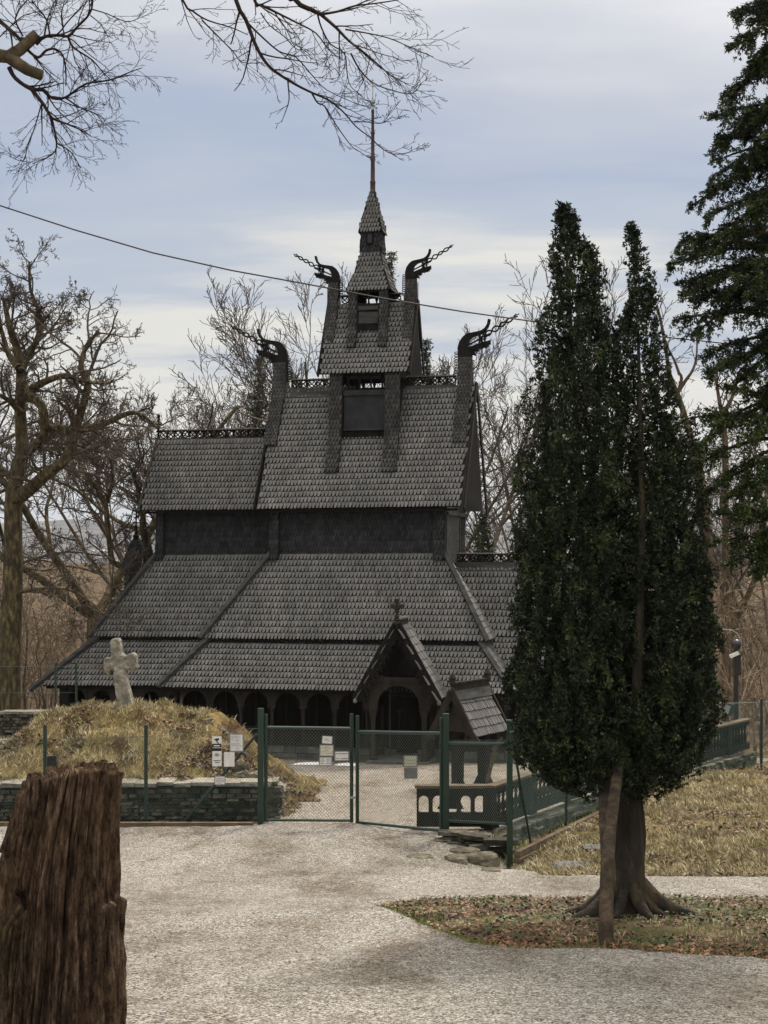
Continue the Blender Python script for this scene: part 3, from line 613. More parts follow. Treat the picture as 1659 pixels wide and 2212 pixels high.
# ---------------- porch
PX = 2.1
m = MB()
for s in (-1,1):
    q = [(PX+s*1.12,-5.68,1.9),(PX+s*1.12,-4.2,1.9),(PX,-4.2,3.92),(PX,-5.68,3.92)]
    if s < 0: q = [q[1],q[0],q[3],q[2]]
    shingles(m, q, w=.36, h=.24, th=.035, tip=.42, gap_shade=False); m.nxt()
m.build('porch_roof', M['shingle'], church)
m = MB()
for s in (-1,1):
    m.beam((PX+s*1.17,-5.72,1.86),(PX,-5.72,3.96),.06,.24,(s*.87,0,.5))
    n = 11                                   # scalloped lower edge
    for i in range(n):
        t = (i+.6)/n; x = PX+s*(1.02*(1-t)); z = 1.78+t*1.96
        m.tube([(x,-5.69,z),(x,-5.75,z)], .075, 8)
        m.tube([(x-s*.06,-5.69,z-.1),(x-s*.06,-5.74,z-.1)], .04, 7)
    m.nxt()
m.build('porch_barge_board', M['tar'], church)
m = MB()
for s in (-1,1): m.lathe((PX+s*1.18,-5.74,1.76),[(.03,0),(.06,.04),(.05,.1),(.02,.14)],7); m.nxt()
m.build('porch_eave_knob', M['cappale'], church)
m = MB()
arc = [(.6*math.cos(a), 1.66+.6*math.sin(a)) for a in np.linspace(0,math.pi,17)]
for p, q in zip(arc, arc[1:]):
    m.prism([(q[0],q[1]),(p[0],p[1]),(p[0],2.48),(q[0],2.48)], (PX,-5.5,0), (1,0,0), (0,0,1), (0,-1,0), .1)
for s in (-1,1):
    pl = [(.6*s,1.58),(.86*s,1.58),(1.0*s,2.0),(.72*s,2.48),(.6*s,2.48)]
    m.prism(pl if s > 0 else pl[::-1], (PX,-5.5,0), (1,0,0), (0,0,1), (0,-1,0), .1)
m.prism([(-.8,2.35),(.8,2.35),(.72,2.49),(-.72,2.49)], (PX,-5.57,0), (1,0,0), (0,0,1), (0,-1,0), .05)
m.build('porch_arch', M['tarbrown'], church)
m = MB(); m.prism([(-.72,2.5),(.72,2.5),(0,3.75)], (PX,-5.2,0), (1,0,0), (0,0,1), (0,-1,0), .05); m.prism([(-1.0,1.9),(1.0,1.9),(0,3.8)], (PX,-4.24,0), (1,0,0), (0,0,1), (0,-1,0), .05); m.build('porch_gable', M['tar'], church)
m = MB()
for s in (-1,1): m.lathe((PX+s*.72,-5.5,.15),[(.11,0),(.11,.1),(.075,.14),(.065,1.1),(.08,1.13),(.07,1.17),(.12,1.38),(.13,1.43)],10); m.nxt()
for s in (-1,1): m.lathe((PX+s*.72,-4.4,.15),[(.08,0),(.06,.1),(.06,1.43)],8); m.nxt()
m.build('porch_column', M['tarbrown'], church)
m = MB(); m.tube([(PX-.38,-4.9,.2),(PX-.38,-4.9,2.3)],.022,6); m.build('porch_pole', M['board'], church)
m = MB()
for s in (-1,1): m.box((PX+s*.8,-5.0,.45),(.08,.95,.55)); m.box((PX+s*.95,-4.7,1.4),(.05,.5,1.2))
m.box((PX,-4.05,1.1),(1.3,.08,2.0)); m.box((PX-.1,-4.12,1.0),(.7,.05,1.6)); m.box((PX+.1,-4.2,.62),(.9,.05,.08))
m.build('porch_wall', M['tar'], church)
m = MB(); m.box((PX,-5.1,.02),(1.7,1.4,.32)); m.box((PX,-6.0,-.08),(1.5,.4,.24)); m.build('porch_step', M['stone_blk'], church)
m = MB(); y0 = -5.72
m.tube([(PX,y0,3.85),(PX,y0,4.5)],.04,6); m.lathe((PX,y0,3.95),[(.05,0),(.09,.04),(.06,.09),(.085,.13),(.05,.18),(.07,.22),(.04,.26)],8)
for a in range(4):
    d = Vector((math.cos(a*math.pi/2+math.pi/2),0,math.sin(a*math.pi/2+math.pi/2))); p = Vector((d.z,0,-d.x)); c = Vector((PX,y0,4.45))
    m.add([c+d*.03-p*.03+Vector((0,-.03,0)), c+d*.03+p*.03+Vector((0,-.03,0)), c+d*.18+p*.07+Vector((0,-.03,0)), c+d*.18-p*.07+Vector((0,-.03,0)), c+d*.03-p*.03+Vector((0,.03,0)), c+d*.03+p*.03+Vector((0,.03,0)), c+d*.18+p*.07+Vector((0,.03,0)), c+d*.18-p*.07+Vector((0,.03,0))], [(0,1,2,3),(7,6,5,4),(0,4,5,1),(1,5,6,2),(2,6,7,3),(3,7,4,0)])
m.tube([(PX+.1*math.cos(t),y0,4.45+.1*math.sin(t)) for t in np.linspace(0,2*math.pi,13)],.018,5,False)
m.box((PX,y0,4.64),(.14,.06,.03))
m.build('porch_cross', M['tarbrown'], church)
m = MB(); m.box((PX,-5.0,3.98),(.09,1.2,.2)); m.build('porch_ridge_crest', M['tarbrown'], church)
m = MB(); m.box((PX,-5.0,4.1),(.14,1.25,.05)); m.build('porch_crest_cap', M['cappale'], church)
# ---------------- apse turret at the choir end
AX, AY = -7.96, .0
m = MB(); tur = None
def ringshingles(m, r0, z0, r1, z1, h=.16, w=.12, th=.03):
    rows = int(math.hypot(r1-r0, z1-z0)/h)
    for i in range(rows):
        t = i/rows; t2 = min((i+1.35)/rows, 1); ra = r0+(r1-r0)*t; rb = r0+(r1-r0)*t2; za = z0+(z1-z0)*t; zb = z0+(z1-z0)*t2
        n = max(8, int(2*math.pi*ra/w))
        for k in range(n):
            a = 2*math.pi*(k+(.5 if i%2 else 0))/n; da = math.pi/n*.92; vs = []
            for o_ in (th, .0):
                for rr, zz, aa in ((ra,za,-.35),(ra,za,.35),(ra*.6+rb*.4,za*.6+zb*.4,1),(rb,zb,1),(rb,zb,-1),(ra*.6+rb*.4,za*.6+zb*.4,-1)):
                    ex = o_*(1.4 if zz == za else .7 if zz != zb else .15); vs.append((AX+(rr+ex)*math.cos(a+da*aa), AY+(rr+ex)*math.sin(a+da*aa), zz))
            m.add(vs, [(0,1,2,3,4,5),(0,6,7,1),(1,7,8,2),(2,8,9,3),(4,10,11,5),(5,11,6,0)])
m.lathe((AX,AY,2.2),[(.36,0),(.36,3.1)],20); ringshingles(m, .37, 3.2, .37, 5.3)
m.build('apse_turret_wall', M['shingle_dark'], church)
m = MB(); m.lathe((AX,AY,5.28),[(.3,0),(.5,.01),(.33,.5),(.17,.95),(.08,1.1)],20)
ringshingles(m, .53, 5.3, .35, 5.8, .15); ringshingles(m, .35, 5.8, .16, 6.28, .14, .1)
m.build('apse_turret_roof', M['shingle_dark'], church)
m = MB(); m.lathe((AX,AY,6.2),[(.16,0),(.12,.12),(.09,.2),(.11,.24),(.06,.3),(.04,.5),(.045,.55),(.02,.6),(.03,.8),(.015,1.1)],10); m.box((AX,AY,6.88),(.2,.04,.04)); m.box((AX,AY,7.05),(.12,.04,.04))
m.build('apse_finial', M['tar'], church)
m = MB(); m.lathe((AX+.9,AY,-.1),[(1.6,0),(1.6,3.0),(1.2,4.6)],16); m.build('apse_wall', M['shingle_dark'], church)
# ------------------------------------------------------------------ noise and terrain
_perm = np.random.default_rng(5).random((64,64,64))
def vnoise(x, y, z=0.0):
    x, y, z = np.broadcast_arrays(np.asarray(x,float), np.asarray(y,float), np.asarray(z,float))
    xi, yi, zi = np.floor(x).astype(int), np.floor(y).astype(int), np.floor(z).astype(int)
    fx, fy, fz = x-xi, y-yi, z-zi; fx, fy, fz = [f*f*(3-2*f) for f in (fx,fy,fz)]
    r = 0
    for a in (0,1):
        for b in (0,1):
            for c in (0,1):
                r = r+_perm[(xi+a)&63,(yi+b)&63,(zi+c)&63]*(fx if a else 1-fx)*(fy if b else 1-fy)*(fz if c else 1-fz)
    return r
def fbm(x, y, z=0.0, o=4):
    r = 0; a = .5; t = 0
    for i in range(o): r = r+a*vnoise(np.asarray(x)*2**i+i*7.3, np.asarray(y)*2**i+i*3.1, np.asarray(z)*2**i); t += a; a *= .5
    return r/t
def sstep(a, b, x): t = np.clip((x-a)/(b-a),0,1); return t*t*(3-2*t)
def G(x, y):
    x = np.asarray(x,float); y = np.asarray(y,float)
    p = np.interp(y, [-14,0,5,8,12,14,17,20,24,30,36,39.5,50,60,75,130,200,400,3000], [5.1,4.55,3.9,3.35,2.65,2.36,1.85,1.48,1.26,.85,.3,-.1,-.3,-1.5,-4,3.2,3.0,-12,-14])
    p = p+.75*sstep(-7,-10,x)*sstep(25,31,y)*(1-sstep(40,50,y))
    xc = np.interp(y, [18,20.9,24.4,28.2,28.8,29.3], [2.4,1.85,3.8,6.2,8,15]); xb = np.interp(y, [22.9,23.3,26,32.3,40], [1.7,1.78,3.5,8.4,15])
    on = sstep(18.5,20.5,y)*(1-sstep(33,40,y))
    bank = sstep(0,.35,x-xc)*on
    strip = sstep(0,.3,x-xb)*(1-sstep(0,.35,x-xc))*sstep(21.3,22.3,y)*(1-sstep(33,40,y))
    p = p*(1-bank)+(1.52+.02*(x-xc).clip(0,8))*bank
    p = p*(1-strip)+1.08*strip
    p = p-.24*np.exp(-((x-1.9)**2+(y-21.0)**2)/.9)
    # hollow so the far woods dip at the right, and soft unevenness everywhere
    return p+.05*(fbm(x*.5,y*.5)-.5)+.03*(fbm(x*2.1+9,y*2.1)-.5)*sstep(40,30,y)+sstep(60,130,y)*5*(fbm(x*.03+4,y*.03)-.5)
def g1(x, y): return float(G(x,y))
def gp(u, v, dmax=60):      # point of the ground seen at (u, v)
    lo = 3.0; d = lo
    while d < dmax:
        p = P(u,v,d)
        if p.z < g1(p.x,p.y): break
        d += .05
    return P(u,v,d)
def grid(xs, ys, zf, keep=None):
    X, Y = np.meshgrid(xs, ys); Z = zf(X,Y); V = np.stack([X.ravel(),Y.ravel(),Z.ravel()],1)
    nx = len(xs); ny = len(ys); i = np.arange(nx*ny).reshape(ny,nx)
    F = np.stack([i[:-1,:-1].ravel(), i[:-1,1:].ravel(), i[1:,1:].ravel(), i[1:,:-1].ravel()],1)
    if keep is not None:
        k = keep(X,Y); kk = (k[:-1,:-1]|k[:-1,1:]|k[1:,1:]|k[1:,:-1]).ravel(); F = F[kk]
        u = np.unique(F); mp = np.zeros(len(V),int); mp[u] = np.arange(len(u)); V = V[u]; F = mp[F]
    return V, F
xs = np.unique(np.concatenate([np.linspace(-1800,-200,17), np.linspace(-200,-30,30), np.linspace(-30,-12,37), np.arange(-12,13,.25), np.linspace(13,30,30), np.linspace(30,200,30), np.linspace(200,1800,17)]))
ys = np.unique(np.concatenate([np.linspace(-60,0,16), np.arange(0,46,.25), np.linspace(46,80,35), np.linspace(80,220,40), np.linspace(220,2600,25)]))
V, F = grid(xs, ys, G)
half = V[F[:,0],1] < 43
g_near = npmesh('ground', V, F[half], M['ground'], smooth=True); struct(g_near, 'soil and dry grass around the gravel paths')
g_far = npmesh('woodland_ground', V, F[~half], M['wood'], smooth=True); struct(g_far, 'brown woodland floor beyond the church')
def sdist(X, Y, poly):
    """signed distance, positive inside"""
    p = np.array(poly,float); ins = np.zeros(X.shape,bool); D = np.full(X.shape,1e9)
    for i in range(len(p)):
        a = p[i]; b = p[(i+1)%len(p)]; e = b-a; t = np.clip(((X-a[0])*e[0]+(Y-a[1])*e[1])/(e@e),0,1)
        D = np.minimum(D, np.hypot(X-a[0]-e[0]*t, Y-a[1]-e[1]*t))
        if a[1] != b[1]: ins ^= ((a[1] > Y) != (b[1] > Y)) & (X < (b[0]-a[0])*(Y-a[1])/(b[1]-a[1])+a[0])
    return np.where(ins, D, -D)
ISLAND = [(-.1,15.2),(.2,13.75),(.45,12.85),(.72,12.1),(1.08,11.65),(1.84,11.6),(2.5,11.15),(3.1,10.8),(6,9.8),(14,9.5),(14,16.1),(5,16.1),(1.4,16.3),(.4,16.0)]
BANK = [(1.75,20.2),(2.2,18.9),(3.2,18.5),(6,18.45),(15,18.2),(15,40),(2,40),(1.9,21.2)]
STRIPL = [(-15,23.75),(-4,23.8),(-2.2,23.85),(-2.1,40),(-15,40)]
COURT = [(-2.1,24.0),(-.4,23.9),(1.2,22.7),(1.75,23.2),(3.45,26),(8.3,32.3),(14,38),(14,40.3),(5.5,41.2),(-13,44.5),(-13,33),(-8,31),(-3,30),(-1.9,27)]
def sd_path(X, Y):
    n = .25*(fbm(X*2.2,Y*2.2)-.5)
    s = np.minimum(np.minimum(-sdist(X,Y,ISLAND), -sdist(X,Y,BANK)), -sdist(X,Y,STRIPL))
    s = np.minimum(s, 24.15+(-.0)-Y+0*X)
    return s+n
def sd_court(X, Y): return sdist(X,Y,COURT)+.2*(fbm(X*2.2,Y*2.2)-.5)
V, F = grid(np.arange(-13,13,.13), np.arange(2.5,24.6,.13), lambda X,Y: G(X,Y)+.02+np.clip(sd_path(X,Y),-.2,.1)*.25+.012*(fbm(X*5,Y*5)-.5), lambda X,Y: sd_path(X,Y) > -.25)
struct(npmesh('gravel_path', V, F, M['gravel'], smooth=True), 'pale gravel path in front of the gate')
V, F = grid(np.arange(-13,14,.16), np.arange(22.3,44.6,.16), lambda X,Y: G(X,Y)+.025+np.clip(sd_court(X,Y),-.2,.1)*.25, lambda X,Y: sd_court(X,Y) > -.25)
struct(npmesh('courtyard', V, F, M['gravelyard'], smooth=True), 'light gravel courtyard between gate and church')
V, F = grid(np.arange(-.4,14,.16), np.arange(9.2,16.8,.16), lambda X,Y: G(X,Y)+.006+.06*(fbm(X*1.5,Y*1.5)-.4)*np.clip(sdist(X,Y,ISLAND),0,1), lambda X,Y: sdist(X,Y,ISLAND) > -.05)
struct(npmesh('leaf_bed', V, F, M['bedm'], smooth=True), 'bed of dead leaves between the two gravel paths')

# mound with the stone cross
cx_ = [-13,-10.5,-9,-7.88,-7.3,-6.65,-5.98,-5.27,-4.27,-3.6,-3.13,-2.85,-2.56,-2.18,-1.66,-1.2]
cz_ = [1.0,1.3,1.6,1.92,2.35,2.68,2.8,2.8,2.69,2.54,2.3,2.0,1.63,1.42,1.12,.8]
def MZ(x, y):
    x = np.asarray(x,float); y = np.asarray(y,float)
    c = np.interp(x, cx_, cz_); c = c+.13*(fbm(x*1.3,y*1.3+5)-.5)*2
    f = np.minimum(c, np.interp(x,[-13,-9,-3,-2.2,-1.6,-1],[1.5,1.84,1.84,1.7,1.15,.8])); gz = G(x,y)
    t1 = sstep(24.7,28.3,y)**.8; t2 = sstep(29.3,32.5,y)
    z = f*(1-t1)+c*t1; z = z*(1-t2)+(gz-.15)*t2
    lump = .34*(fbm(x*.9+3,y*.9)-.5)+.3*(fbm(x*2.6,y*2.6)-.5)+.1*(fbm(x*7,y*7)-.5)
    rocky = sstep(-3.9,-2.9,x); lump = lump+rocky*.4*(np.abs(fbm(x*2.3+8,y*2.3)-.5)*2-.22)
    z = z+lump*sstep(24.7,25.6,y)
    return np.where(y < 24.75, np.minimum(z,1.8), z)
V, F = grid(np.arange(-13,-.9,.09), np.arange(24.7,33,.09), MZ, lambda X,Y: MZ(X,Y) > G(X,Y)-.1)
struct(npmesh('mound', V, F, M['moundm'], smooth=True), 'grassy mound that carries the stone cross')
def rockmesh(m, c, s, seed, sub=2, jag=.3, flat=.3):
    import bmesh
    bm = bmesh.new(); bmesh.ops.create_icosphere(bm, subdivisions=sub+1, radius=1); bmesh.ops.rotate(bm, verts=bm.verts, matrix=Matrix.Rotation(seed*1.7,3,'Z')); r = random.Random(seed); o = [r.random()*50 for _ in range(3)]
    vs = []
    for v in bm.verts:
        p = v.co; k = 1+jag*2*(float(fbm(p.x*1.3+o[0],p.y*1.3+o[1],p.z*1.3+o[2],3))-.5)
        # chop facets
        k *= 1+jag*.5*(float(fbm(p.x*4+o[1],p.y*4+o[2],p.z*4+o[0],3))-.5)
        q = Vector((max(-.85,min(.85,p.x*k)),max(-.85,min(.85,p.y*k)),max(-.8,min(flat*2+.12*p.x+.1*p.y,p.z*k))))
        vs.append(Vector(c)+Vector((q.x*s[0],q.y*s[1],q.z*s[2])))
    m.add(vs, [tuple(v.index for v in f.verts) for f in bm.faces]); bm.free()
# rock showing through the right end of the mound (part of the terrain)
m = MB()
for i, (x, y, s) in enumerate([(-2.55,25.6,.3),(-2.8,26.2,.32),(-2.3,26.1,.26),(-3.05,27.2,.26),(-2.5,27.0,.26),(-2.05,25.9,.2),(-1.95,26.6,.18),(-3.3,28.0,.2),(-2.9,27.7,.2),(-2.2,26.6,.22),(-2.7,25.2,.18),(-1.7,26.2,.12),(-2.95,25.5,.16),(-2.4,25.3,.2),(-3.6,28.3,.14)]):
    rockmesh(m, (x,y,float(MZ(x,y))-.12*s), (s,s*.8,s*.8), i, 3, 1.1, .5)
struct(m.build('rock_outcrop', M['rock']), 'grey rock breaking through the right end of the mound')

# far hills
V, F = grid(np.linspace(-1500,1500,90), np.linspace(650,1500,24), lambda X,Y: -14+ (30+14*(fbm(X*.004+3,Y*.001)-.4)*2)*np.sin(np.clip((Y-650)/850,0,1)*np.pi*.5)**.8*1.35+6*(fbm(X*.02,Y*.02)-.5))
struct(npmesh('far_hills', V, F, M['hillm'], smooth=True), 'distant blue-grey hills behind the trees')
m = MB(); rf = MB()

# ------------------------------------------------------------------ scatter: blades and leaves
def blades(name, XY, zf, lmin, lmax, w, mat, flat=.6, comb=(0,0), thick=None):
    n = len(XY); x, y = XY[:,0], XY[:,1]; z = zf(x,y)-.01
    a = rng.uniform(0,2*np.pi,n); L = rng.uniform(lmin,lmax,n); f = np.clip(rng.normal(flat,.25,n),.05,1.2)
    dx = np.cos(a)*f+comb[0]; dy = np.sin(a)*f+comb[1]; dz = np.sqrt(np.clip(1.25-f*f,.05,1))
    nn = np.sqrt(dx*dx+dy*dy+dz*dz); dx, dy, dz = dx/nn*L, dy/nn*L, dz/nn*L
    b = rng.uniform(0,np.pi,n); wx, wy = np.cos(b)*w/2, np.sin(b)*w/2
    p0 = np.stack([x-wx,y-wy,z],1); p1 = np.stack([x+wx,y+wy,z],1)
    m0 = np.stack([x+dx*.55-wx*.7,y+dy*.55-wy*.7,z+dz*.65],1); m1 = np.stack([x+dx*.55+wx*.7,y+dy*.55+wy*.7,z+dz*.65],1)
    t0 = np.stack([x+dx-wx*.15,y+dy-wy*.15,z+dz*.85],1); t1 = np.stack([x+dx+wx*.15,y+dy+wy*.15,z+dz*.85],1)
    V = np.stack([p0,p1,m0,m1,t0,t1],1).reshape(-1,3); i = np.arange(n)[:,None]*6
    F = np.concatenate([i+np.array([[0,1,3,2]]), i+np.array([[2,3,5,4]])])
    return npmesh(name, V, F, mat)
def leaves(name, XY, zf, s0, s1, mat, lift=.02):
    n = len(XY); c = np.stack([XY[:,0],XY[:,1],zf(XY[:,0],XY[:,1])+rng.uniform(.005,lift,n)],1)
    a = rng.normal(size=(n,3))*np.array([1,1,.35]); a /= np.linalg.norm(a,axis=1)[:,None]; b = np.cross(a, rng.normal(size=(n,3))*.35+np.array([0,0,1])); b /= np.linalg.norm(b,axis=1)[:,None]
    s = rng.uniform(s0,s1,n)[:,None]; up = np.array([0,0,1])*s*.3
    V = np.stack([c-a*s, c-b*s*.55+up, c+a*s, c+b*s*.55+up*.6],1).reshape(-1,3); i = np.arange(n)[:,None]*4
    return npmesh(name, V, i+np.array([[0,1,2,3]]), mat)
def scatter(n, box, ok):
    x = rng.uniform(box[0],box[1],n); y = rng.uniform(box[2],box[3],n); k = ok(x,y); return np.stack([x[k],y[k]],1)
Q = scatter(70000, (-12,-1.0,24.8,30.5), lambda x,y: (MZ(x,y) > G(x,y)+.02)&(fbm(x*1.7,y*1.7+2) > .38)&((x < -3.6)|(rng.random(len(x)) < .3)))
tag(blades('mound_grass', Q, MZ, .06,.17, .013, M['grass'], .75, (.25,-.2)), 'pale dry grass matted over the mound', 'grass', kind='stuff')
Q = scatter(9000, (-12,-1.6,24.8,29.5), lambda x,y: (MZ(x,y) > G(x,y)+.02)&(fbm(x*1.1+20,y*1.1) > .56))
tag(blades('mound_moss', Q, MZ, .04,.11, .02, M['grassgreen'], .7), 'green moss and young grass on the mound', 'grass', kind='stuff')
Q = scatter(14000, (-9,-1.0,24.8,28.8), lambda x,y: (MZ(x,y) > G(x,y)+.01)&(fbm(x*1.5+2,y*1.5+40) > .64-.27*sstep(-4.6,-3.0,x)))
tag(leaves('mound_leaves', Q, MZ, .03,.06, M['leaves'], .06), 'fallen brown leaves on the mound', 'leaves', kind='stuff')
Q = scatter(150000, (1.9,12.5,18.2,31), lambda x,y: (sdist(x,y,BANK) > .02)&((x-np.interp(y,[18,20.9,24.4,28.2,28.8,29.3],[1.8,1.95,3.9,6.3,8.1,15])) > 0)&(fbm(x*1.2+5,y*1.2) > .36)&(fbm(x*.5+y*.9,y*.3+9) > .36))
tag(blades('bank_grass', Q, G, .06,.18, .013, M['grass'], .8, (-.35,-.3)), 'combed straw-coloured grass on the bank at the right', 'grass', kind='stuff')
Q = scatter(14000, (1.9,12.5,18.2,30), lambda x,y: (sdist(x,y,BANK) > .0)&(fbm(x*.9+15,y*.9+7) > .56))
Ql = scatter(16000, (1.9,12,18.3,29), lambda x,y: (sdist(x,y,BANK) > .02)&((x-np.interp(y,[18,20.9,24.4,28.2,28.8,29.3],[1.8,1.95,3.9,6.3,8.1,15])) > 0)&((fbm(x*.5+y*.9,y*.3+9) < .42)|(y < 18.9)))
tag(leaves('bank_leaves', Ql, G, .02,.045, M['leaves'], .06), 'brown leaves in the hollows of the bank', 'leaves', kind='stuff')
tag(blades('bank_moss', Q, G, .03,.1, .016, M['grassgreen'], .7), 'green moss patches on the bank', 'grass', kind='stuff')
Q = scatter(42000, (-.3,9,10,16.6), lambda x,y: (sdist(x,y,ISLAND) > .0)&((x > 2.3+.5*np.sin(y))|(sdist(x,y,ISLAND) < .22+.25*fbm(x*2,y*2))|(rng.random(len(x)) < .22))&(fbm(x*1.6,y*1.6+60) > .36))
tag(blades('bed_grass', Q, G, .03,.09, .006, M['grassgreen'], .6), 'short green grass at the edge of the leaf bed', 'grass', kind='stuff')
Q = scatter(46000, (1.5,12,10,16.6), lambda x,y: (sdist(x,y,ISLAND) > .05)&(fbm(x*1.3+9,y*1.3+60) > .42))
Qg = scatter(16000, (-.2,2.2,11.3,15.6), lambda x,y: (sdist(x,y,ISLAND) > -.04)&(sdist(x,y,ISLAND) < .16+.3*(x < .6)*(y > 13.2))&(y < 15.5))
tag(blades('bed_edge_grass', Qg, G, .03,.08, .006, leafmat('fresh_grass', (.05,.085,.015), (.11,.17,.03), (.24,.28,.07)), .5), 'fresh green grass fringe at the left tip of the leaf bed', 'grass', kind='stuff')
tag(blades('bed_straw', Q, G, .04,.11, .006, M['grass'], .85), 'dry straw at the right of the leaf bed', 'grass', kind='stuff')
Q = scatter(34000, (-.2,9,10.4,16.4), lambda x,y: (sdist(x,y,ISLAND) > .06)&(fbm(x*1.4+31,y*1.4) > .3+.2*(x > 2.3)))
tag(leaves('leaf_litter', Q, G, .012,.032, M['leaves'], .04), 'brown dead leaves covering the bed', 'leaves', kind='stuff')
Q = scatter(4500, (.3,3,10.8,14.2), lambda x,y: (sdist(x,y,ISLAND) > -.02)&(sdist(x,y,ISLAND) < .45)&(x > .9)&(fbm(x*2,y*2) > .42))
tag(leaves('rust_leaves', Q, G, .014,.034, leafmat('rusty_leaves', (.05,.022,.012), (.19,.09,.045), (.42,.27,.15)), .04), 'rust-coloured leaves along the near edge of the bed', 'leaves', kind='stuff')
Q = scatter(7000, (0,8,10.8,16.0), lambda x,y: (sdist(x,y,ISLAND) > .25)&(fbm(x*1.9+3,y*1.9+31) > .46))
tag(leaves('ground_ivy', Q, G, .018,.035, M['ivy'], .07), 'dark green ivy leaves between the dead leaves', 'ground cover', kind='stuff')
Q = scatter(3800, (-6,9,18.5,24.4), lambda x,y: ((np.abs(y-23.95) < .2)&(x < -2)&(fbm(x*2,y) > .5))|((x > 1.5)&(sdist(x,y,BANK) > -.1)&(sdist(x,y,BANK) < .9)&(fbm(x*1.5+1,y*1.5+9) > .5)))
tag(leaves('edge_leaves', Q, G, .025,.05, M['leaves'], .05), 'brown leaves gathered along the fence and bank foot', 'leaves', kind='stuff')
Q = scatter(900, (-3,7,5.5,22.5), lambda x,y: (sd_path(x,y) > .1))
tag(leaves('path_litter', Q, lambda x,y: G(x,y)+.035, .008,.02, M['leaves'], .012), 'stray twigs and leaf bits on the gravel', 'leaves', kind='stuff')
Q = scatter(16000, (-3,7,5,14), lambda x,y: (sd_path(x,y) > .05))
def pebbles():
    n = len(Q); s = rng.uniform(.005,.013,n); base = np.array([[1,0,0],[-1,0,0],[0,1,0],[0,-1,0],[0,0,.8],[0,0,-.8]])
    o = base[None]*s[:,None,None]*rng.uniform(.6,1.3,(n,6,1))
    c = np.stack([Q[:,0],Q[:,1],G(Q[:,0],Q[:,1])+.043],1)
    V = (c[:,None]+o).reshape(-1,3); i = np.arange(n)[:,None]*6
    F = np.concatenate([i+np.array([f]) for f in ((0,2,4),(2,1,4),(1,3,4),(3,0,4),(2,0,5),(1,2,5),(3,1,5),(0,3,5))])
    return npmesh('loose_gravel', V, F, M['capstone'])
tag(pebbles(), 'loose pale pebbles on the near gravel', 'gravel', kind='stuff')
# undergrowth on the outer side of the balustrade
Q = scatter(16000, (1.7,8.4,20.8,32), lambda x,y: ((x-np.interp(y,[20.9,24.4,28.2,28.8,29.3],[1.85,3.8,6.2,8,15])) < -.1)&((x-np.interp(y,[22.9,23.3,26,32.3],[1.75,1.95,3.7,8.6])) > 0)&(fbm(x*2,y*2) > .42))
tag(blades('ditch_weeds', Q, G, .08,.3, .02, M['grassgreen'], .6), 'olive green weeds between fence and balustrade', 'weeds', kind='stuff')

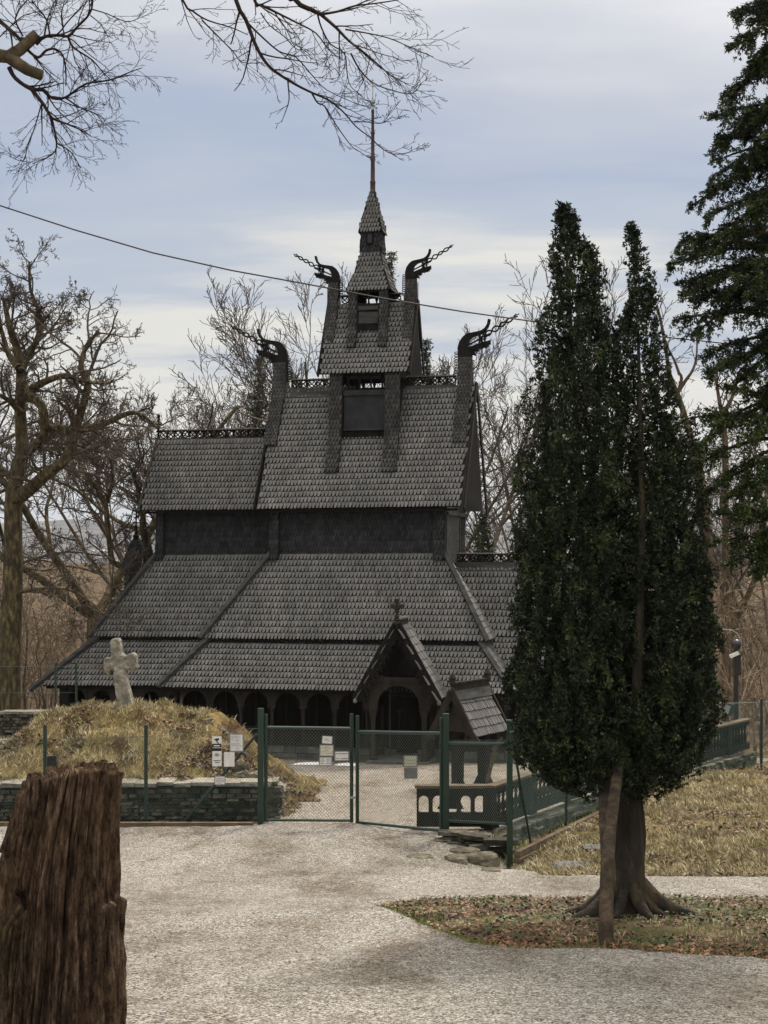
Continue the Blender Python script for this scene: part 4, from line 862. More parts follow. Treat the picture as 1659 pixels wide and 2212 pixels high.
# ------------------------------------------------------------------ dry stone walls
def stonewall(name, a, b, z0f, z1f, t, label, rowh=.068, end=True, capm=True):
    """a, b (x, y) ground line of the wall's front face; z0f/z1f give foot and top heights along it"""
    a = Vector((a[0],a[1],0)); b = Vector((b[0],b[1],0)); d = (b-a); L = d.length; d.normalize(); n = Vector((d.y,-d.x,0))   # n = outward
    root = empty(name, (a+b)/2+Vector((0,0,z0f(.5)))); inv = -root.location
    m = MB(); q = []
    for i in range(9):
        t_ = i/8; c = a+d*L*t_-n*.05; q.append((c, z0f(t_)-.25, z1f(t_)-.05))
    for (c0,za,zb),(c1,zc,zd) in zip(q, q[1:]):
        vs = [c0+Vector((0,0,za)), c1+Vector((0,0,zc)), c1+Vector((0,0,zd)), c0+Vector((0,0,zb))]; bk = [v-n*(t-.08) for v in vs]
        m.add([v+inv for v in vs+bk], [(0,1,2,3),(7,6,5,4),(3,2,6,7),(0,3,7,4),(1,5,6,2)])
    m.build('wall_core', M['wallstone'], root)
    m = MB(); zlev = 0.0; H = z1f(0)-z0f(0)
    def stone(c, l, h, dep, jit):
        vs = []
        for e in (0,1):
            for (i,j) in ((-1,-1),(1,-1),(1,1),(-1,1)):
                k = .86 if e else 1
                vs.append(c+d*(i*l/2*k+random.uniform(-jit,jit))+Vector((0,0,j*h/2*k+random.uniform(-jit,jit)*.6))+n*(dep*e+random.uniform(-.012,.012)-.08)+inv)
        m.add(vs, [(3,2,1,0),(4,5,6,7),(0,1,5,4),(1,2,6,5),(2,3,7,6),(3,0,4,7)])
    zz = -.12
    while zz < H-.06:
        rh = random.uniform(rowh*.55, rowh*1.35); s = -random.random()*.2
        while s < L:
            l = random.uniform(.07,.3)*(1 if random.random() < .8 else 1.5)
            if s+l > L: l = L-s
            if l > .05 and s+l > .0:
                tt = min(max((s+l/2)/L,0),1); z = z0f(tt)+(zz+rh/2)/H*(z1f(tt)-z0f(tt))
                if random.random() < .25 and rh > .1:
                    stone(a+d*(s+l/2)+Vector((0,0,z+rh*.25)), l*.96, rh*.45, random.uniform(.05,.12), .01); stone(a+d*(s+l/2)+Vector((0,0,z-rh*.25)), l*.96, rh*.45, random.uniform(.05,.12), .01)
                else: stone(a+d*(s+l/2)+Vector((0,0,z)), l*.97, rh*.95, random.uniform(.05,.15), .012)
            s += l
        zz += rh
    m.build('stone_face', M['wallstone'], root)
    if capm:
        m = MB(); s = 0
        while s < L:
            l = min(random.uniform(.25,.6), L-s+.02); tt = min((s+l/2)/L,1); c = a+d*(s+l/2)+Vector((0,0,z1f(tt)+random.uniform(-.012,.018)))-n*(t/2-.04)
            vs = []
            for e in (0,1):
                for (i,j) in ((-1,-1),(1,-1),(1,1),(-1,1)):
                    vs.append(c+d*(i*l*.49+random.uniform(-.012,.012))+n*(j*(t/2+.02)+random.uniform(-.03,.03))+Vector((0,0,(e-.5)*.07+random.uniform(-.01,.01)))+inv)
            m.add(vs, [(3,2,1,0),(4,5,6,7),(0,1,5,4),(1,2,6,5),(2,3,7,6),(3,0,4,7)]); s += l
        m.build('cap_stones', M['capstone'], root)
    tag(root, label, 'stone wall'); return root
stonewall('dry_stone_wall', (-12,24.6), (-1.9,24.62), lambda t: 1.25, lambda t: 1.82+.07*t, .42, 'low dry stone wall in front of the grassy mound, behind the fence')
stonewall('dry_stone_wall', (-1.86,24.6), (-1.9,25.9), lambda t: 1.25, lambda t: 1.87-.3*t, .4, 'short return of the front stone wall, running back beside the left gate post')
stonewall('dry_stone_wall', (-14,36.5), (-8.6,36.5), lambda t: 1.0, lambda t: 1.62+.12*t, .45, 'distant dry stone wall at the far left behind the mound')
stonewall('dry_stone_wall', (.45,23.2), (1.85,23.2), lambda t: 1.05, lambda t: 1.36, .4, 'stone footing under the near end of the balustrade', capm=False)
stonewall('dry_stone_wall', (1.95,23.15), (3.7,25.8), lambda t: .95, lambda t: 1.34, .4, 'rough stone footing under the side balustrade, near stretch', capm=False)
stonewall('dry_stone_wall', (3.7,25.8), (8.6,32.1), lambda t: .95, lambda t: 1.36, .4, 'rough stone footing under the side balustrade, far stretch behind the yew', capm=False)
# rocks by the corner post
for i, (u, v, s, lab) in enumerate([(905,1858,(.26,.16,.08),'flat grey stone half sunk in the gravel, leftmost of the loose rocks'),(985,1868,(.2,.2,.14),'mossy rock in front of the stone footing, left of the biggest one'),
        (1035,1872,(.34,.22,.2),'biggest mossy rock lying left of the corner fence post'),(1005,1850,(.28,.15,.12),'long flat mossy slab behind the biggest rock'),(1060,1888,(.16,.12,.08),'small rock at the foot of the corner fence post')]):
    p = gp(u,v); m = MB(); rockmesh(m, (0,0,s[2]*.3), s, 40+i, 2, .4, .35); o = m.build('rock', M['rock']); o.location = p; tag(o, lab, 'rock', 'loose rocks by the corner post')
for i, (u, v, s, lab) in enumerate([(1238,1872,(.34,.2,.07),'dark flat slate rock in the bank grass, left of the yew trunk'),(1285,1832,(.22,.2,.07),'dark slate rock higher on the bank, nearer the yew trunk')]):
    p = gp(u,v); m = MB(); rockmesh(m, (0,0,0), s, 60+i, 2, .4, .3); o = m.build('slate_rock', M['slate']); o.location = p; tag(o, lab, 'rock')
Q = scatter(5000, (.2,2.0,19.2,21.6), lambda x,y: (fbm(x*2,y*2) > .42))
tag(blades('corner_grass', Q, G, .03,.1, .014, M['grassgreen'], .7), 'mossy grass around the loose rocks', 'grass', kind='stuff')
# slabs under the short fence panel
root = empty('stone_ledge', (1.4,21.9,1.3)); m = MB()
for i in range(22):
    x = random.uniform(-.5,.45); y = .1-.5*x+random.uniform(-.25,.2); z = random.uniform(-.12,.22)
    m.box((x,y,z),(random.uniform(.3,.6),random.uniform(.2,.35),random.uniform(.05,.1)), Matrix.Rotation(random.uniform(-.5,.3),3,'Z') @ Matrix.Rotation(random.uniform(-.12,.12),3,'Y'))
m.build('ledge_stones', M['wallstone'], root); tag(root, 'stack of flat stones under the short fence panel by the corner post', 'stone ledge')
# snow left near the church
m = MB(); 
for (x0,x1,y,w) in ((-2.55,-1.5,38.3,.5),(-1.35,-.6,37.6,.55),(1.95,2.15,37.9,.3)):
    k = 18; c = Vector(((x0+x1)/2,y,0)); ring = []
    for i in range(k):
        a = 2*math.pi*i/k; r = 1+.25*math.sin(3*a+x0)+.1*math.sin(7*a); ring.append((c.x+(x1-x0)/2*r*math.cos(a), c.y+w*r*math.sin(a)))
    vs = [(x,y_,g1(x,y_)+.02) for x,y_ in ring]+[(c.x+(x-c.x)*.6,c.y+(y_-c.y)*.6,g1(x,y_)+.09) for x,y_ in ring]+[(c.x,c.y,g1(c.x,c.y)+.11)]
    m.add(vs, [(i,(i+1)%k,k+(i+1)%k,k+i) for i in range(k)]+[(k+i,k+(i+1)%k,2*k) for i in range(k)])
tag(m.build('snow', M['snow'], smooth=True), 'last thin patches of white snow on the courtyard gravel', 'snow', kind='stuff')

# ------------------------------------------------------------------ stone cross
b = P(277,1536,28.6); b.z = float(MZ(b.x,b.y))-.12
root = None; m = MB()
outl = [(-.16,0),(.15,0),(.1,.3),(.02,.62),(-.03,.9),(-.02,1.02),(.12,.99),(.19,1.05),(.19,1.3),(.12,1.37),(-.04,1.28),(-.12,1.33),(-.15,1.6),(-.2,1.65),(-.34,1.64),(-.37,1.55),(-.32,1.3),(-.36,1.25),(-.49,1.24),(-.51,1.1),(-.47,.9),(-.4,.87),(-.33,1.0),(-.3,1.0),(-.29,.85),(-.25,.5),(-.2,.25)]
import bmesh
def slabmesh(outl, t, cuts=2, jag=.05, freq=5, seed=0, lean=0):
    """thick rough slab from an outline"""
    bm = bmesh.new()
    vs = [bm.verts.new((x, -t/2, z)) for x, z in outl]; f = bm.faces.new(vs); r = bmesh.ops.extrude_face_region(bm, geom=[f])
    for v in [e for e in r['geom'] if isinstance(e, bmesh.types.BMVert)]: v.co.y += t
    bmesh.ops.triangulate(bm, faces=bm.faces[:]); bmesh.ops.recalc_face_normals(bm, faces=bm.faces[:])
    bmesh.ops.bevel(bm, geom=[e for e in bm.edges if len(e.link_faces) == 2 and e.calc_face_angle(0) > .9], offset=.025, segments=1, affect='EDGES')
    for _ in range(cuts):
        es = [e for e in bm.edges if e.calc_length() > .05]
        bmesh.ops.subdivide_edges(bm, edges=es, cuts=1, use_grid_fill=False); bmesh.ops.triangulate(bm, faces=bm.faces[:])
    bm.normal_update()
    for v in bm.verts:
        k = float(fbm(v.co.x*freq+seed, v.co.y*freq+3, v.co.z*freq, 4))-.5
        v.co += v.normal*k*jag*2; v.co.x += lean*v.co.z
    me = bpy.data.meshes.new('slab'); bm.to_mesh(me); bm.free(); return me
me = slabmesh(outl, .2, 3, .026, 7, 3, 0); me.materials.append(M['crossstone'])
o = bpy.data.objects.new('stone_cross', me); col.objects.link(o); o.location = b; o.rotation_euler = (0,0,R(-10))
tag(o, 'weathered grey stone cross leaning on top of the grassy mound', 'stone cross')

# ------------------------------------------------------------------ fences and gate
_t = MB
GR = M['green']; pitch = .058
def chain(m, a, b, za, zb, r=.0029):
    """diagonal wires between (x, y) a and b; za = (z0, z1) at a, zb at b"""
    a = Vector((a[0],a[1])); b = Vector((b[0],b[1])); L = (b-a).length
    def pt(s, t): # s along 0..L, t 0..1 up
        k = s/L; p = a+(b-a)*k; return Vector((p.x,p.y, (za[0]+(zb[0]-za[0])*k)*(1-t)+(za[1]+(zb[1]-za[1])*k)*t))
    H = ((za[1]-za[0])+(zb[1]-zb[0]))/2; n = int((L+H)/pitch)
    for i in range(n+1):
        s = i*pitch-H
        for sg in (1,-1):
            lo, hi = s, s+H       # wire rises from lo at the foot to hi at the top
            c0, c1 = max(lo,0), min(hi,L)
            if c1-c0 < .02: continue
            t0 = (c0-lo)/H; t1 = (c1-lo)/H
            p, q = (pt(c0,t0), pt(c1,t1)) if sg > 0 else (pt(L-c0,t0), pt(L-c1,t1))
            m.tube([p, q], r, 3, False)
def post(name, x, y, z0, z1, w, parent, mat=GR, cap=False):
    m = MB(); o = parent.location if parent is not None else Vector((0,0,0))
    m.box((x-o.x,y-o.y,(z0+z1)/2-o.z),(w,w,z1-z0)); ob = m.build(name, mat, parent); return ob
def bar(m, p, q, r, o): m.tube([Vector(p)-o, Vector(q)-o], r, 8)
# double gate: two leaves, two posts
def leaf(label, a, b, za, zb, sa, sb, signs=None):
    """frame corners a/b (x, y); za/zb (bottom, top bar) heights; sa/sb stile tops"""
    root = empty('gate_leaf', ((a[0]+b[0])/2,(a[1]+b[1])/2,(za[0]+zb[0])/2)); o = root.location; m = MB()
    bar(m,(a[0],a[1],za[0]),(b[0],b[1],zb[0]),.024,o); m.nxt(); bar(m,(a[0],a[1],za[1]),(b[0],b[1],zb[1]),.028,o)
    m.build('gate_rail', GR, root); m = MB()
    bar(m,(a[0],a[1],za[0]-.03),(a[0],a[1],sa),.032,o); m.build('gate_stile', GR, root); m = MB()
    bar(m,(b[0],b[1],zb[0]-.03),(b[0],b[1],sb),.032,o); m.build('gate_stile', GR, root)
    m = MB(); chain(m, (a[0]-o.x,a[1]-o.y), (b[0]-o.x,b[1]-o.y), (za[0]-o.z,za[1]-o.z), (zb[0]-o.z,zb[1]-o.z)); m.build('chain_mesh', M['wire'], root)
    tag(root, label, 'gate', 'leaves of the green double gate'); return root
lf = leaf('left leaf of the green chain-link gate, four paper signs on its mesh', (-2.04,24.0), (-.56,24.0), (1.37,2.97), (1.36,2.95), 3.2, 3.21)
rg = leaf('right leaf of the green chain-link gate, hung on the post before the balustrade', (-.46,23.96), (.93,22.5), (1.34,2.9), (1.49,3.07), 3.18, 3.32)
m = MB(); m.box((.05,0,.55),(.12,.03,.04)); m.box((.1,0,.52),(.03,.05,.1)); m.build('latch', M['steel'], lf).location = (.72,-.03,-.15)
gpst = empty('gate_post', (-2.13,24.0,1.2)); post('post_shaft', -2.13,24.0,1.0,3.3,.1,gpst); m = MB()
for z in (.45,1.7): m.box((.06,0,z),(.1,.05,.05)); m.nxt()
m.build('hinge', GR, gpst); tag(gpst, 'green square gate post at the left, beside the stone wall end', 'gate post', 'green gate posts')
gpst = empty('gate_post', (1.0,22.42,1.3)); post('post_shaft', 1.0,22.42,1.05,3.4,.1,gpst); m = MB()
for z in (.45,1.6): m.box((-.06,.04,z),(.1,.05,.05)); m.nxt()
m.build('hinge', GR, gpst); tag(gpst, 'green square gate post at the right, in front of the roofed well posts', 'gate post', 'green gate posts')
# short panel to the corner post
root = empty('fence_panel', (1.45,21.7,1.8)); o = root.location; m = MB()
bar(m,(1.05,22.36,1.68),(1.86,21.03,1.9),.022,o); m.nxt(); bar(m,(1.05,22.36,2.93),(1.86,21.03,3.11),.026,o); m.build('panel_rail', GR, root)
m = MB(); chain(m,(1.05-o.x,22.36-o.y),(1.86-o.x,21.03-o.y),(1.68-o.z,2.98-o.z),(1.9-o.z,3.18-o.z)); m.build('chain_mesh', M['wire'], root)
tag(root, 'short green chain-link panel between the right gate post and the corner post', 'fence panel')
root = empty('corner_post', (1.9,21.0,1.2)); post('post_shaft',1.9,21.0,1.0,3.44,.085,root); m = MB(); m.box((0,0,2.26),(.1,.1,.03)); m.build('post_cap', GR, root)
tag(root, 'green corner post of the fence beside the big rock', 'fence post')
# left fence
root = empty('chain_link_fence', (-6,24.1,1.3)); o = root.location
for x in (-4.13,-5.88,-7.7,-9.5,-11.5): post('fence_post', x, 24.1+.0*x, 1.0, 3.0, .055, root, M['greendark'])
m = MB(); chain(m,(-11.5-o.x,0),(-2.18-o.x,-.07),(1.36-o.z,2.6-o.z),(1.36-o.z,2.86-o.z),.0016); m.build('chain_mesh', M['wiregreen'], root)
m = MB(); bar(m,(-2.2,24.02,2.85),(-3.5,24.08,1.28),.026,o); m.build('brace', M['greendark'], root)
m = MB(); bar(m,(-11.5,24.1,2.6),(-4.13,24.1,2.8),.004,o); m.nxt(); bar(m,(-4.13,24.1,2.8),(-2.18,24.03,2.95),.004,o); m.build('tension_wire', M['wiregreen'], root)
tag(root, 'green chain-link fence in front of the stone wall and mound', 'fence')
root = empty('timber_kerb', (-7,23.9,1.3)); m = MB(); m.beam((-5.5,0,0.0),(-.5,.02,0.0),.09,.1); m.nxt(); m.beam((-.45,.02,0.0),(4.75,0,.0),.09,.1); m.build('timber_beam', M['timber'], root); tag(root, 'weathered timber beam along the foot of the left fence', 'timber kerb')
# right fence running back
pts = [(1.95,21.0),(3.0,22.9),(3.85,24.4),(5.0,26.3),(6.2,28.2),(7.8,28.7),(9.6,29.0),(12.5,29.3)]
root = empty('chain_link_fence', (5,26,1.5)); o = root.location
for x, y in pts[1:]: post('fence_post', x, y, 1.2, 2.95, .045, root, M['greendark'])
m = MB(); tw = MB()
for a, b in zip(pts, pts[1:]):
    chain(m,(a[0]-o.x,a[1]-o.y),(b[0]-o.x,b[1]-o.y),(1.55-o.z,2.88-o.z),(1.55-o.z,2.88-o.z),.0026)
    bar(tw,(a[0],a[1],2.88),(b[0],b[1],2.88),.005,o)
m.build('chain_mesh', M['wiregreen'], root); tw.build('tension_wire', M['wiregreen'], root)
m = MB(); bar(m,(1.92,20.95,3.3),(2.28,21.5,1.45),.018,o); m.build('brace', M['greendark'], root)
tag(root, 'green chain-link fence running back along the grass bank at the right', 'fence')
root = empty('timber_kerb', (4,24.5,1.45)); o = root.location; m = MB()
for (a, b) in zip(pts, pts[1:]):
    for k, (z, t) in enumerate(((.0,.13),(-.1,.1))):
        m.beam((a[0]-o.x+.06,a[1]-o.y-.08-.05*k,z+random.uniform(-.01,.01)),(b[0]-o.x+.04,b[1]-o.y-.08-.05*k,z+random.uniform(-.01,.01)),.09,t); m.nxt()
m.build('timber_beam', M['timber'], root); tag(root, 'weathered timber boards along the foot of the right fence', 'timber kerb')
# slender posts of the back fence at the left
root = empty('back_fence', (-10,38,1.3)); o = root.location
for x in (-10.6,-8.75,-8.2): post('fence_post', x, 37.0, 1.0, 3.0, .05, root, M['greendark'])
m = MB(); bar(m,(-13,37,2.9),(-8.2,37,2.9),.004,o); m.nxt(); bar(m,(-13,37,2.2),(-8.2,37,2.2),.004,o); m.build('fence_wire', M['wiregreen'], root); tag(root, 'thin green fence behind the far left stone wall', 'fence')

# ------------------------------------------------------------------ signs
def sign(u0, v0, u1, v1, y, mat, label, rows=(), ink='ink', rot=0, frame=None, extra=None):
    c = P((u0+u1)/2,(v0+v1)/2,y); w = (u1-u0)/3000*y; h = (v1-v0)/3000*y
    root = empty('sign', c); root.rotation_euler = (0,R(rot),0); m = MB()
    if frame: m.box((0,.004,0),(w,.004,h)); m.build('laminate', M[frame], root); m = MB(); w *= .84; h *= .84
    m.box((0,0,0),(w,.006,h)); m.build('sign_board', M[mat], root)
    m = MB()
    for (xa, xb, z, t) in rows:      # fractions of the sheet; each row of lettering broken into words and letters
        x = xa
        while x < xb:
            l = random.uniform(.016,.03); k = random.uniform(.75,1)
            if random.random() > .12: m.box(((x+l/2-.5)*w, -.0045, (z-.5)*h), (l*w*.8, .002, t*h*k))
            x += l
    if rows: m.build('lettering', M[ink], root)
    if extra: extra(root, w, h)
    tag(root, label, 'sign', 'paper signs on fence and gate'); return root
def camicon(root, w, h):
    m = MB(); S = .4*w
    m.prism([(-.75,.55),(.55,.85),(.6,.35),(.0,.1),(-.45,.2)], (0,-.006,.25*h-.02), (S,0,0), (0,0,S), (0,-1,0), .002)
    m.prism([(-.1,.1),(.15,.1),(.2,-.2),(.75,-.75),(.6,-.8),(.05,-.35),(-.15,-.15)], (0,-.006,.25*h-.02), (S,0,0), (0,0,S), (0,-1,0), .002)
    m.box((0,-.0045,-.25*h),(w,.002,.5*h)); m.build('camera_pictogram', M['ink'], root)
    m = MB(); m.box((0,-.0065,-.14*h),(.66*w,.002,.07*h)); m.box((0,-.0065,-.28*h),(.98*w,.002,.035*h)); m.build('white_caption', M['white'], root)
sign(458.6,1590.6,478.3,1622,23.9,'white','black and white camera warning sign, topmost on the left fence', extra=camicon)
def emblem(root, w, h):
    m = MB(); m.tube([(.26*w*math.cos(t),-.006,.27*h+.085*h*math.sin(t)) for t in np.linspace(0,2*math.pi,17)], .004, 4, False)
    m.box((0,-.0045,.28*h),(.05*w,.002,.15*h)); m.box((-.1*w,-.0045,.27*h),(.04*w,.002,.1*h)); m.box((.1*w,-.0045,.27*h),(.04*w,.002,.1*h)); m.box((0,-.0045,.22*h),(.3*w,.002,.03*h)); m.build('oval_emblem', M['inkgrey'], root)
sign(458.6,1622.6,478.6,1655,23.9,'white','white sign with an oval emblem, directly under the camera sign', [(.1,.9,.38,.055),(.25,.75,.26,.055)], extra=emblem)
sign(484,1624.8,506.5,1655.8,23.9,'white','plain pale notice right of the emblem sign', [(.3,.7,.86,.02)], 'inkgrey')
sign(495.5,1584,526.5,1624.8,23.9,'white','laminated price notice nearest the left gate post', [(.05,.8,.93,.03),(.05,.75,.87,.03),(.05,.88,.8,.03),(.05,.3,.68,.03),(.4,.7,.68,.03),(.4,.7,.62,.03),(.05,.8,.46,.035),(.05,.75,.38,.035),(.05,.95,.31,.035),(.05,.3,.18,.03),(.4,.7,.18,.03),(.4,.7,.11,.03)], 'inkgrey', frame='plastic')
sign(463,1676.5,487,1695.5,23.9,'white','small notice on the fence in front of the stone wall top', [(.1,.9,.78,.09),(.1,.9,.55,.1),(.05,.9,.34,.09),(.15,.7,.15,.07)], 'inkgrey', frame='plastic')
sign(695,1589.5,718.4,1607,23.92,'white','small tilted notice, highest on the left gate leaf', [(.2,.65,.62,.12),(.2,.85,.38,.08)], 'inkgrey', rot=4, frame='plastic')
sign(690,1608.6,721,1633.6,23.92,'cream','cream notice in the middle of the left gate leaf', [(.25,.7,.88,.06),(.1,.9,.76,.08),(.3,.65,.52,.08),(.03,.97,.36,.07),(.03,.97,.2,.06)], 'inkgrey', rot=1, frame='plastic')
sign(689,1635,718,1654,23.92,'white','price list hanging lowest on the left gate leaf', [(.08,.35,.82,.09),(.55,.8,.82,.09),(.88,.97,.82,.09),(.05,.4,.55,.1),(.55,.8,.55,.1),(.88,.97,.55,.1),(.08,.36,.25,.1),(.55,.8,.25,.1),(.88,.97,.25,.1)], 'ink', frame='plastic')
sign(722,1622.5,754.5,1643.5,23.92,'white','wide notice right of the cream one, nearest the gate middle', [(.05,.36,.8,.14),(.42,.97,.8,.14),(.05,.3,.2,.14),(.36,.97,.2,.14)], 'inkgrey', frame='plastic')
sign(871,1631.5,902,1657,23.2,'cream','pale greenish notice on the inside of the right gate leaf', [(.1,.9,.6,.05),(.1,.9,.3,.05)], 'inkgrey', frame='plastic')
sign(873,1658,902,1682,23.2,'plastic','grey notice under the greenish one on the right gate leaf', [(.15,.85,.55,.05)], 'inkgrey')

# ------------------------------------------------------------------ balustrade
def baluster(m, x, y, z, h, r=.045):
    m.lathe((x,y,z),[(r,0),(r,h*.08),(r*.6,h*.14),(r*1.0,h*.3),(r*.95,h*.42),(r*.5,h*.62),(r*.45,h*.72),(r*.8,h*.78),(r*.55,h*.84),(r*1.0,h*.92),(r*1.05,h)],8)
def balustrade(label, pts, z0, H, arches=None):
    root = empty('balustrade', (pts[0][0],pts[0][1],z0)); o = root.location
    bm_ = MB(); rail = MB()
    for (x0,y0),(x1,y1) in zip(pts, pts[1:]):
        a = Vector((x0,y0,z0))-o; b = Vector((x1,y1,z0))-o; L = (b-a).length; d = (b-a).normalized()
        bm_.beam(a+Vector((0,0,.07)), b+Vector((0,0,.07)), .1,.14)
        rail.beam(a+Vector((0,0,H)), b+Vector((0,0,H)), .2,.04); bm_.beam(a+Vector((0,0,H-.07)), b+Vector((0,0,H-.07)), .08,.1)
        n = int(L/.155)
        for i in range(n):
            if i%9 == 0:
                m = MB(); c = a+d*L*i/n; m.box((c.x,c.y,H/2+.01),(.2,.16,H-.04), Matrix.Rotation(math.atan2(d.y,d.x),3,'Z')); m.box((c.x,c.y,.05),(.26,.22,.12), Matrix.Rotation(math.atan2(d.y,d.x),3,'Z')); m.build('newel_post', M['tar'], root)
            else:
                m = MB(); c = a+d*L*i/n; baluster(m, c.x, c.y, .14, H-.26); m.build('baluster', M['tar'], root)
    bm_.build('bottom_rail', M['tar'], root); rail.build('hand_rail', M['timber'], root)
    tag(root, label, 'balustrade'); return root
balustrade('black turned balustrade running back along the courtyard edge to the lamp post', [(1.78,23.35),(3.5,26.1),(6,29.3),(8.5,32.45)], 1.38, .68)
root = empty('arcaded_railing', (.55,23.4,1.38)); m = MB(); H = .68; L = 1.18
nb = 5; st = L/nb
for i in range(nb):
    x0 = i*st; c = x0+st/2; r = st/2-.035
    arc = [(c+r*math.cos(a), .44+r*math.sin(a)) for a in np.linspace(0,math.pi,11)]
    for p, q in zip(arc, arc[1:]): m.prism([(q[0],q[1]),(p[0],p[1]),(p[0],H-.04),(q[0],H-.04)], (0,0,0), (1,0,0), (0,0,1), (0,-1,0), .06)
    for xx in (x0, x0+st-.035):
        m.box((xx+.0175,0,(H-.04)/2+.0),(.035,.06,H-.04))
    m.box((x0+.03,0,.2),(.06,.062,.1))
m.box((L/2,0,.12),(L,.07,.24)); m.build('arched_panel', M['tar'], root)
m = MB(); m.box((L/2,0,H),(L+.06,.2,.045)); m.build('hand_rail', M['timber'], root)
m = MB(); m.prism([(.35,.28),(.8,.28),(.62,.62)], (0,.12,0),(1,0,0),(0,0,1),(0,-1,0),.1); m.build('side_brace', M['tar'], root)
tag(root, 'black railing with small arches, seen through the right gate leaf', 'railing')

# ------------------------------------------------------------------ roofed well-like gateway inside the court
wa = R(36); rd = Vector((math.sin(wa),math.cos(wa),0)); gd = Vector((math.cos(wa),-math.sin(wa),0))
fc = P(982,1500,30.0); base = .82
root = empty('roofed_gateway', (fc.x,fc.y,base), 0); root.rotation_euler = (0,0,-wa)     # local x = gd (across), y = rd (along the ridge)
zr = 2.88-base; ze = 2.05-base; hw = .56; Lr = 1.3
m = MB()
for s in (-1,1):
    q = [(s*hw,-.05,ze),(s*hw,Lr,ze),(s*.02,Lr,zr),(s*.02,-.05,zr)]
    if s < 0: q = [q[1],q[0],q[3],q[2]]
    shingles(m, q, w=.06, h=.2, th=.03, tip=.42); m.nxt()
m.build('gateway_roof', M['shingle'], root)
m = MB()
for s in (-1,1):
    m.beam((s*(hw+.1),-.1,ze-.14),(s*(hw-.1),-.1,ze+.1),.05,.13,(s*.8,0,.6)); m.beam((s*(hw-.1),-.1,ze+.1),(0,-.1,zr+.08),.05,.16,(s*.87,0,.5)); m.nxt(); m.beam((s*hw,Lr+.05,ze-.06),(0,Lr+.05,zr+.06),.05,.14,(s*.87,0,.5)); m.nxt()
    for i in range(5): m.tube([(s*(.1+.095*i),-.085,zr-.28-.165*i),(s*(.1+.095*i),-.125,zr-.28-.165*i)],.055,7)
    m.nxt()
m.prism([(-.4,ze+.05),(.4,ze+.05),(0,zr-.06)], (0,0,0),(1,0,0),(0,0,1),(0,-1,0),.05); m.prism([(-.4,ze+.05),(.4,ze+.05),(0,zr-.06)], (0,Lr-.03,0),(1,0,0),(0,0,1),(0,-1,0),.05)
m.build('gateway_barge_board', M['tarbrown'], root)
m = MB(); m.box((.05,Lr/2,zr-.02),(.13,Lr+.1,.22), Matrix.Rotation(R(-28),3,'Y')); m.box((-.05,Lr/2,zr-.02),(.13,Lr+.1,.22), Matrix.Rotation(R(28),3,'Y')); m.build('gateway_ridge_board', M['board'], root)
m = MB(); m.box((0,Lr/2,zr+.15),(.06,Lr+.05,.2)); 
for i in range(14): m.box((0,-.0+i*.1,zr+.26),(.12,.085,.04))
m.build('gateway_crest', M['tarbrown'], root)
m = MB()
for yy in (-.08, Lr+.05):
    m.lathe((0,yy,zr+.02),[(.04,0),(.07,.08),(.035,.16),(.075,.24),(.06,.32),(.09,.36),(.05,.42),(.02,.46)],8); m.box((-.08,yy,zr+.3),(.1,.04,.05)); m.nxt()
m.build('gateway_finial', M['tarbrown'], root)
for yy in (.12, Lr-.12):
    m = MB(); m.lathe((0,yy,0),[(.24,0),(.2,.06),(.13,.2),(.14,.3),(.14,ze-.05),(.2,ze+.1)],4); m.build('gateway_post', M['tar'], root)
m = MB(); m.tube([(.35,.2,ze-.02),(.25,.15,ze-.25),(.1,.12,ze-.5)],.02,6); m.tube([(.35,Lr-.15,ze-.02),(.25,Lr-.15,ze-.25),(.1,Lr-.12,ze-.5)],.02,6); m.box((0,Lr/2,ze-.02),(.12,Lr,.1)); m.build('gateway_strut', M['tar'], root)
tag(root, 'small shingled roof on two black posts, standing in the courtyard behind the railing', 'roofed gateway')
# old carved beam leaning on its rear post
p = P(1052,1690,30.6); root = empty('leaning_beam', (p.x,p.y,.9)); m = MB(); m.beam((0,0,0),(.22,.1,.85),.1,.08,(1,0,0)); m.beam((.12,.02,.72),(.34,.1,.98),.07,.06,(1,0,0)); m.build('beam', M['timber'], root); tag(root, 'grey carved beam leaning on the rear gateway post', 'beam')

# ------------------------------------------------------------------ lamp post with camera, floodlights
p = P(1590,1600,33); gz = 1.1
root = empty('lamp_post', (p.x,33,gz)); m = MB(); zt = 6.1-(1395-1180)*.011-gz; m.tube([(0,0,-.2),(0,0,zt)],.062,10); m.box((.02,-.02,zt-.45),(.15,.12,.5)); m.build('pole', M['black'], root)
m = MB(); m.lathe((0,-.04,zt-.08),[(.02,0),(.09,.03),(.125,.1),(.125,.14),(.09,.2),(.02,.24)],14); m.build('lamp_head', M['black'], root, True)
m = MB(); m.tube([(.09,-.1,zt-.12),(.1,-.1,zt+.1),(.02,-.1,zt+.28),(-.12,-.1,zt+.38),(-.36,-.1,zt+.4)],.016,6); m.build('curved_arm', M['steel'], root)
m = MB(); m.box((-.08,-.14,zt-.2),(.22,.08,.08), Matrix.Rotation(R(-25),3,'Y')); m.build('camera', M['white'], root)
tag(root, 'black lamp post with round lamp head, curved arm and white camera at the right', 'lamp post')
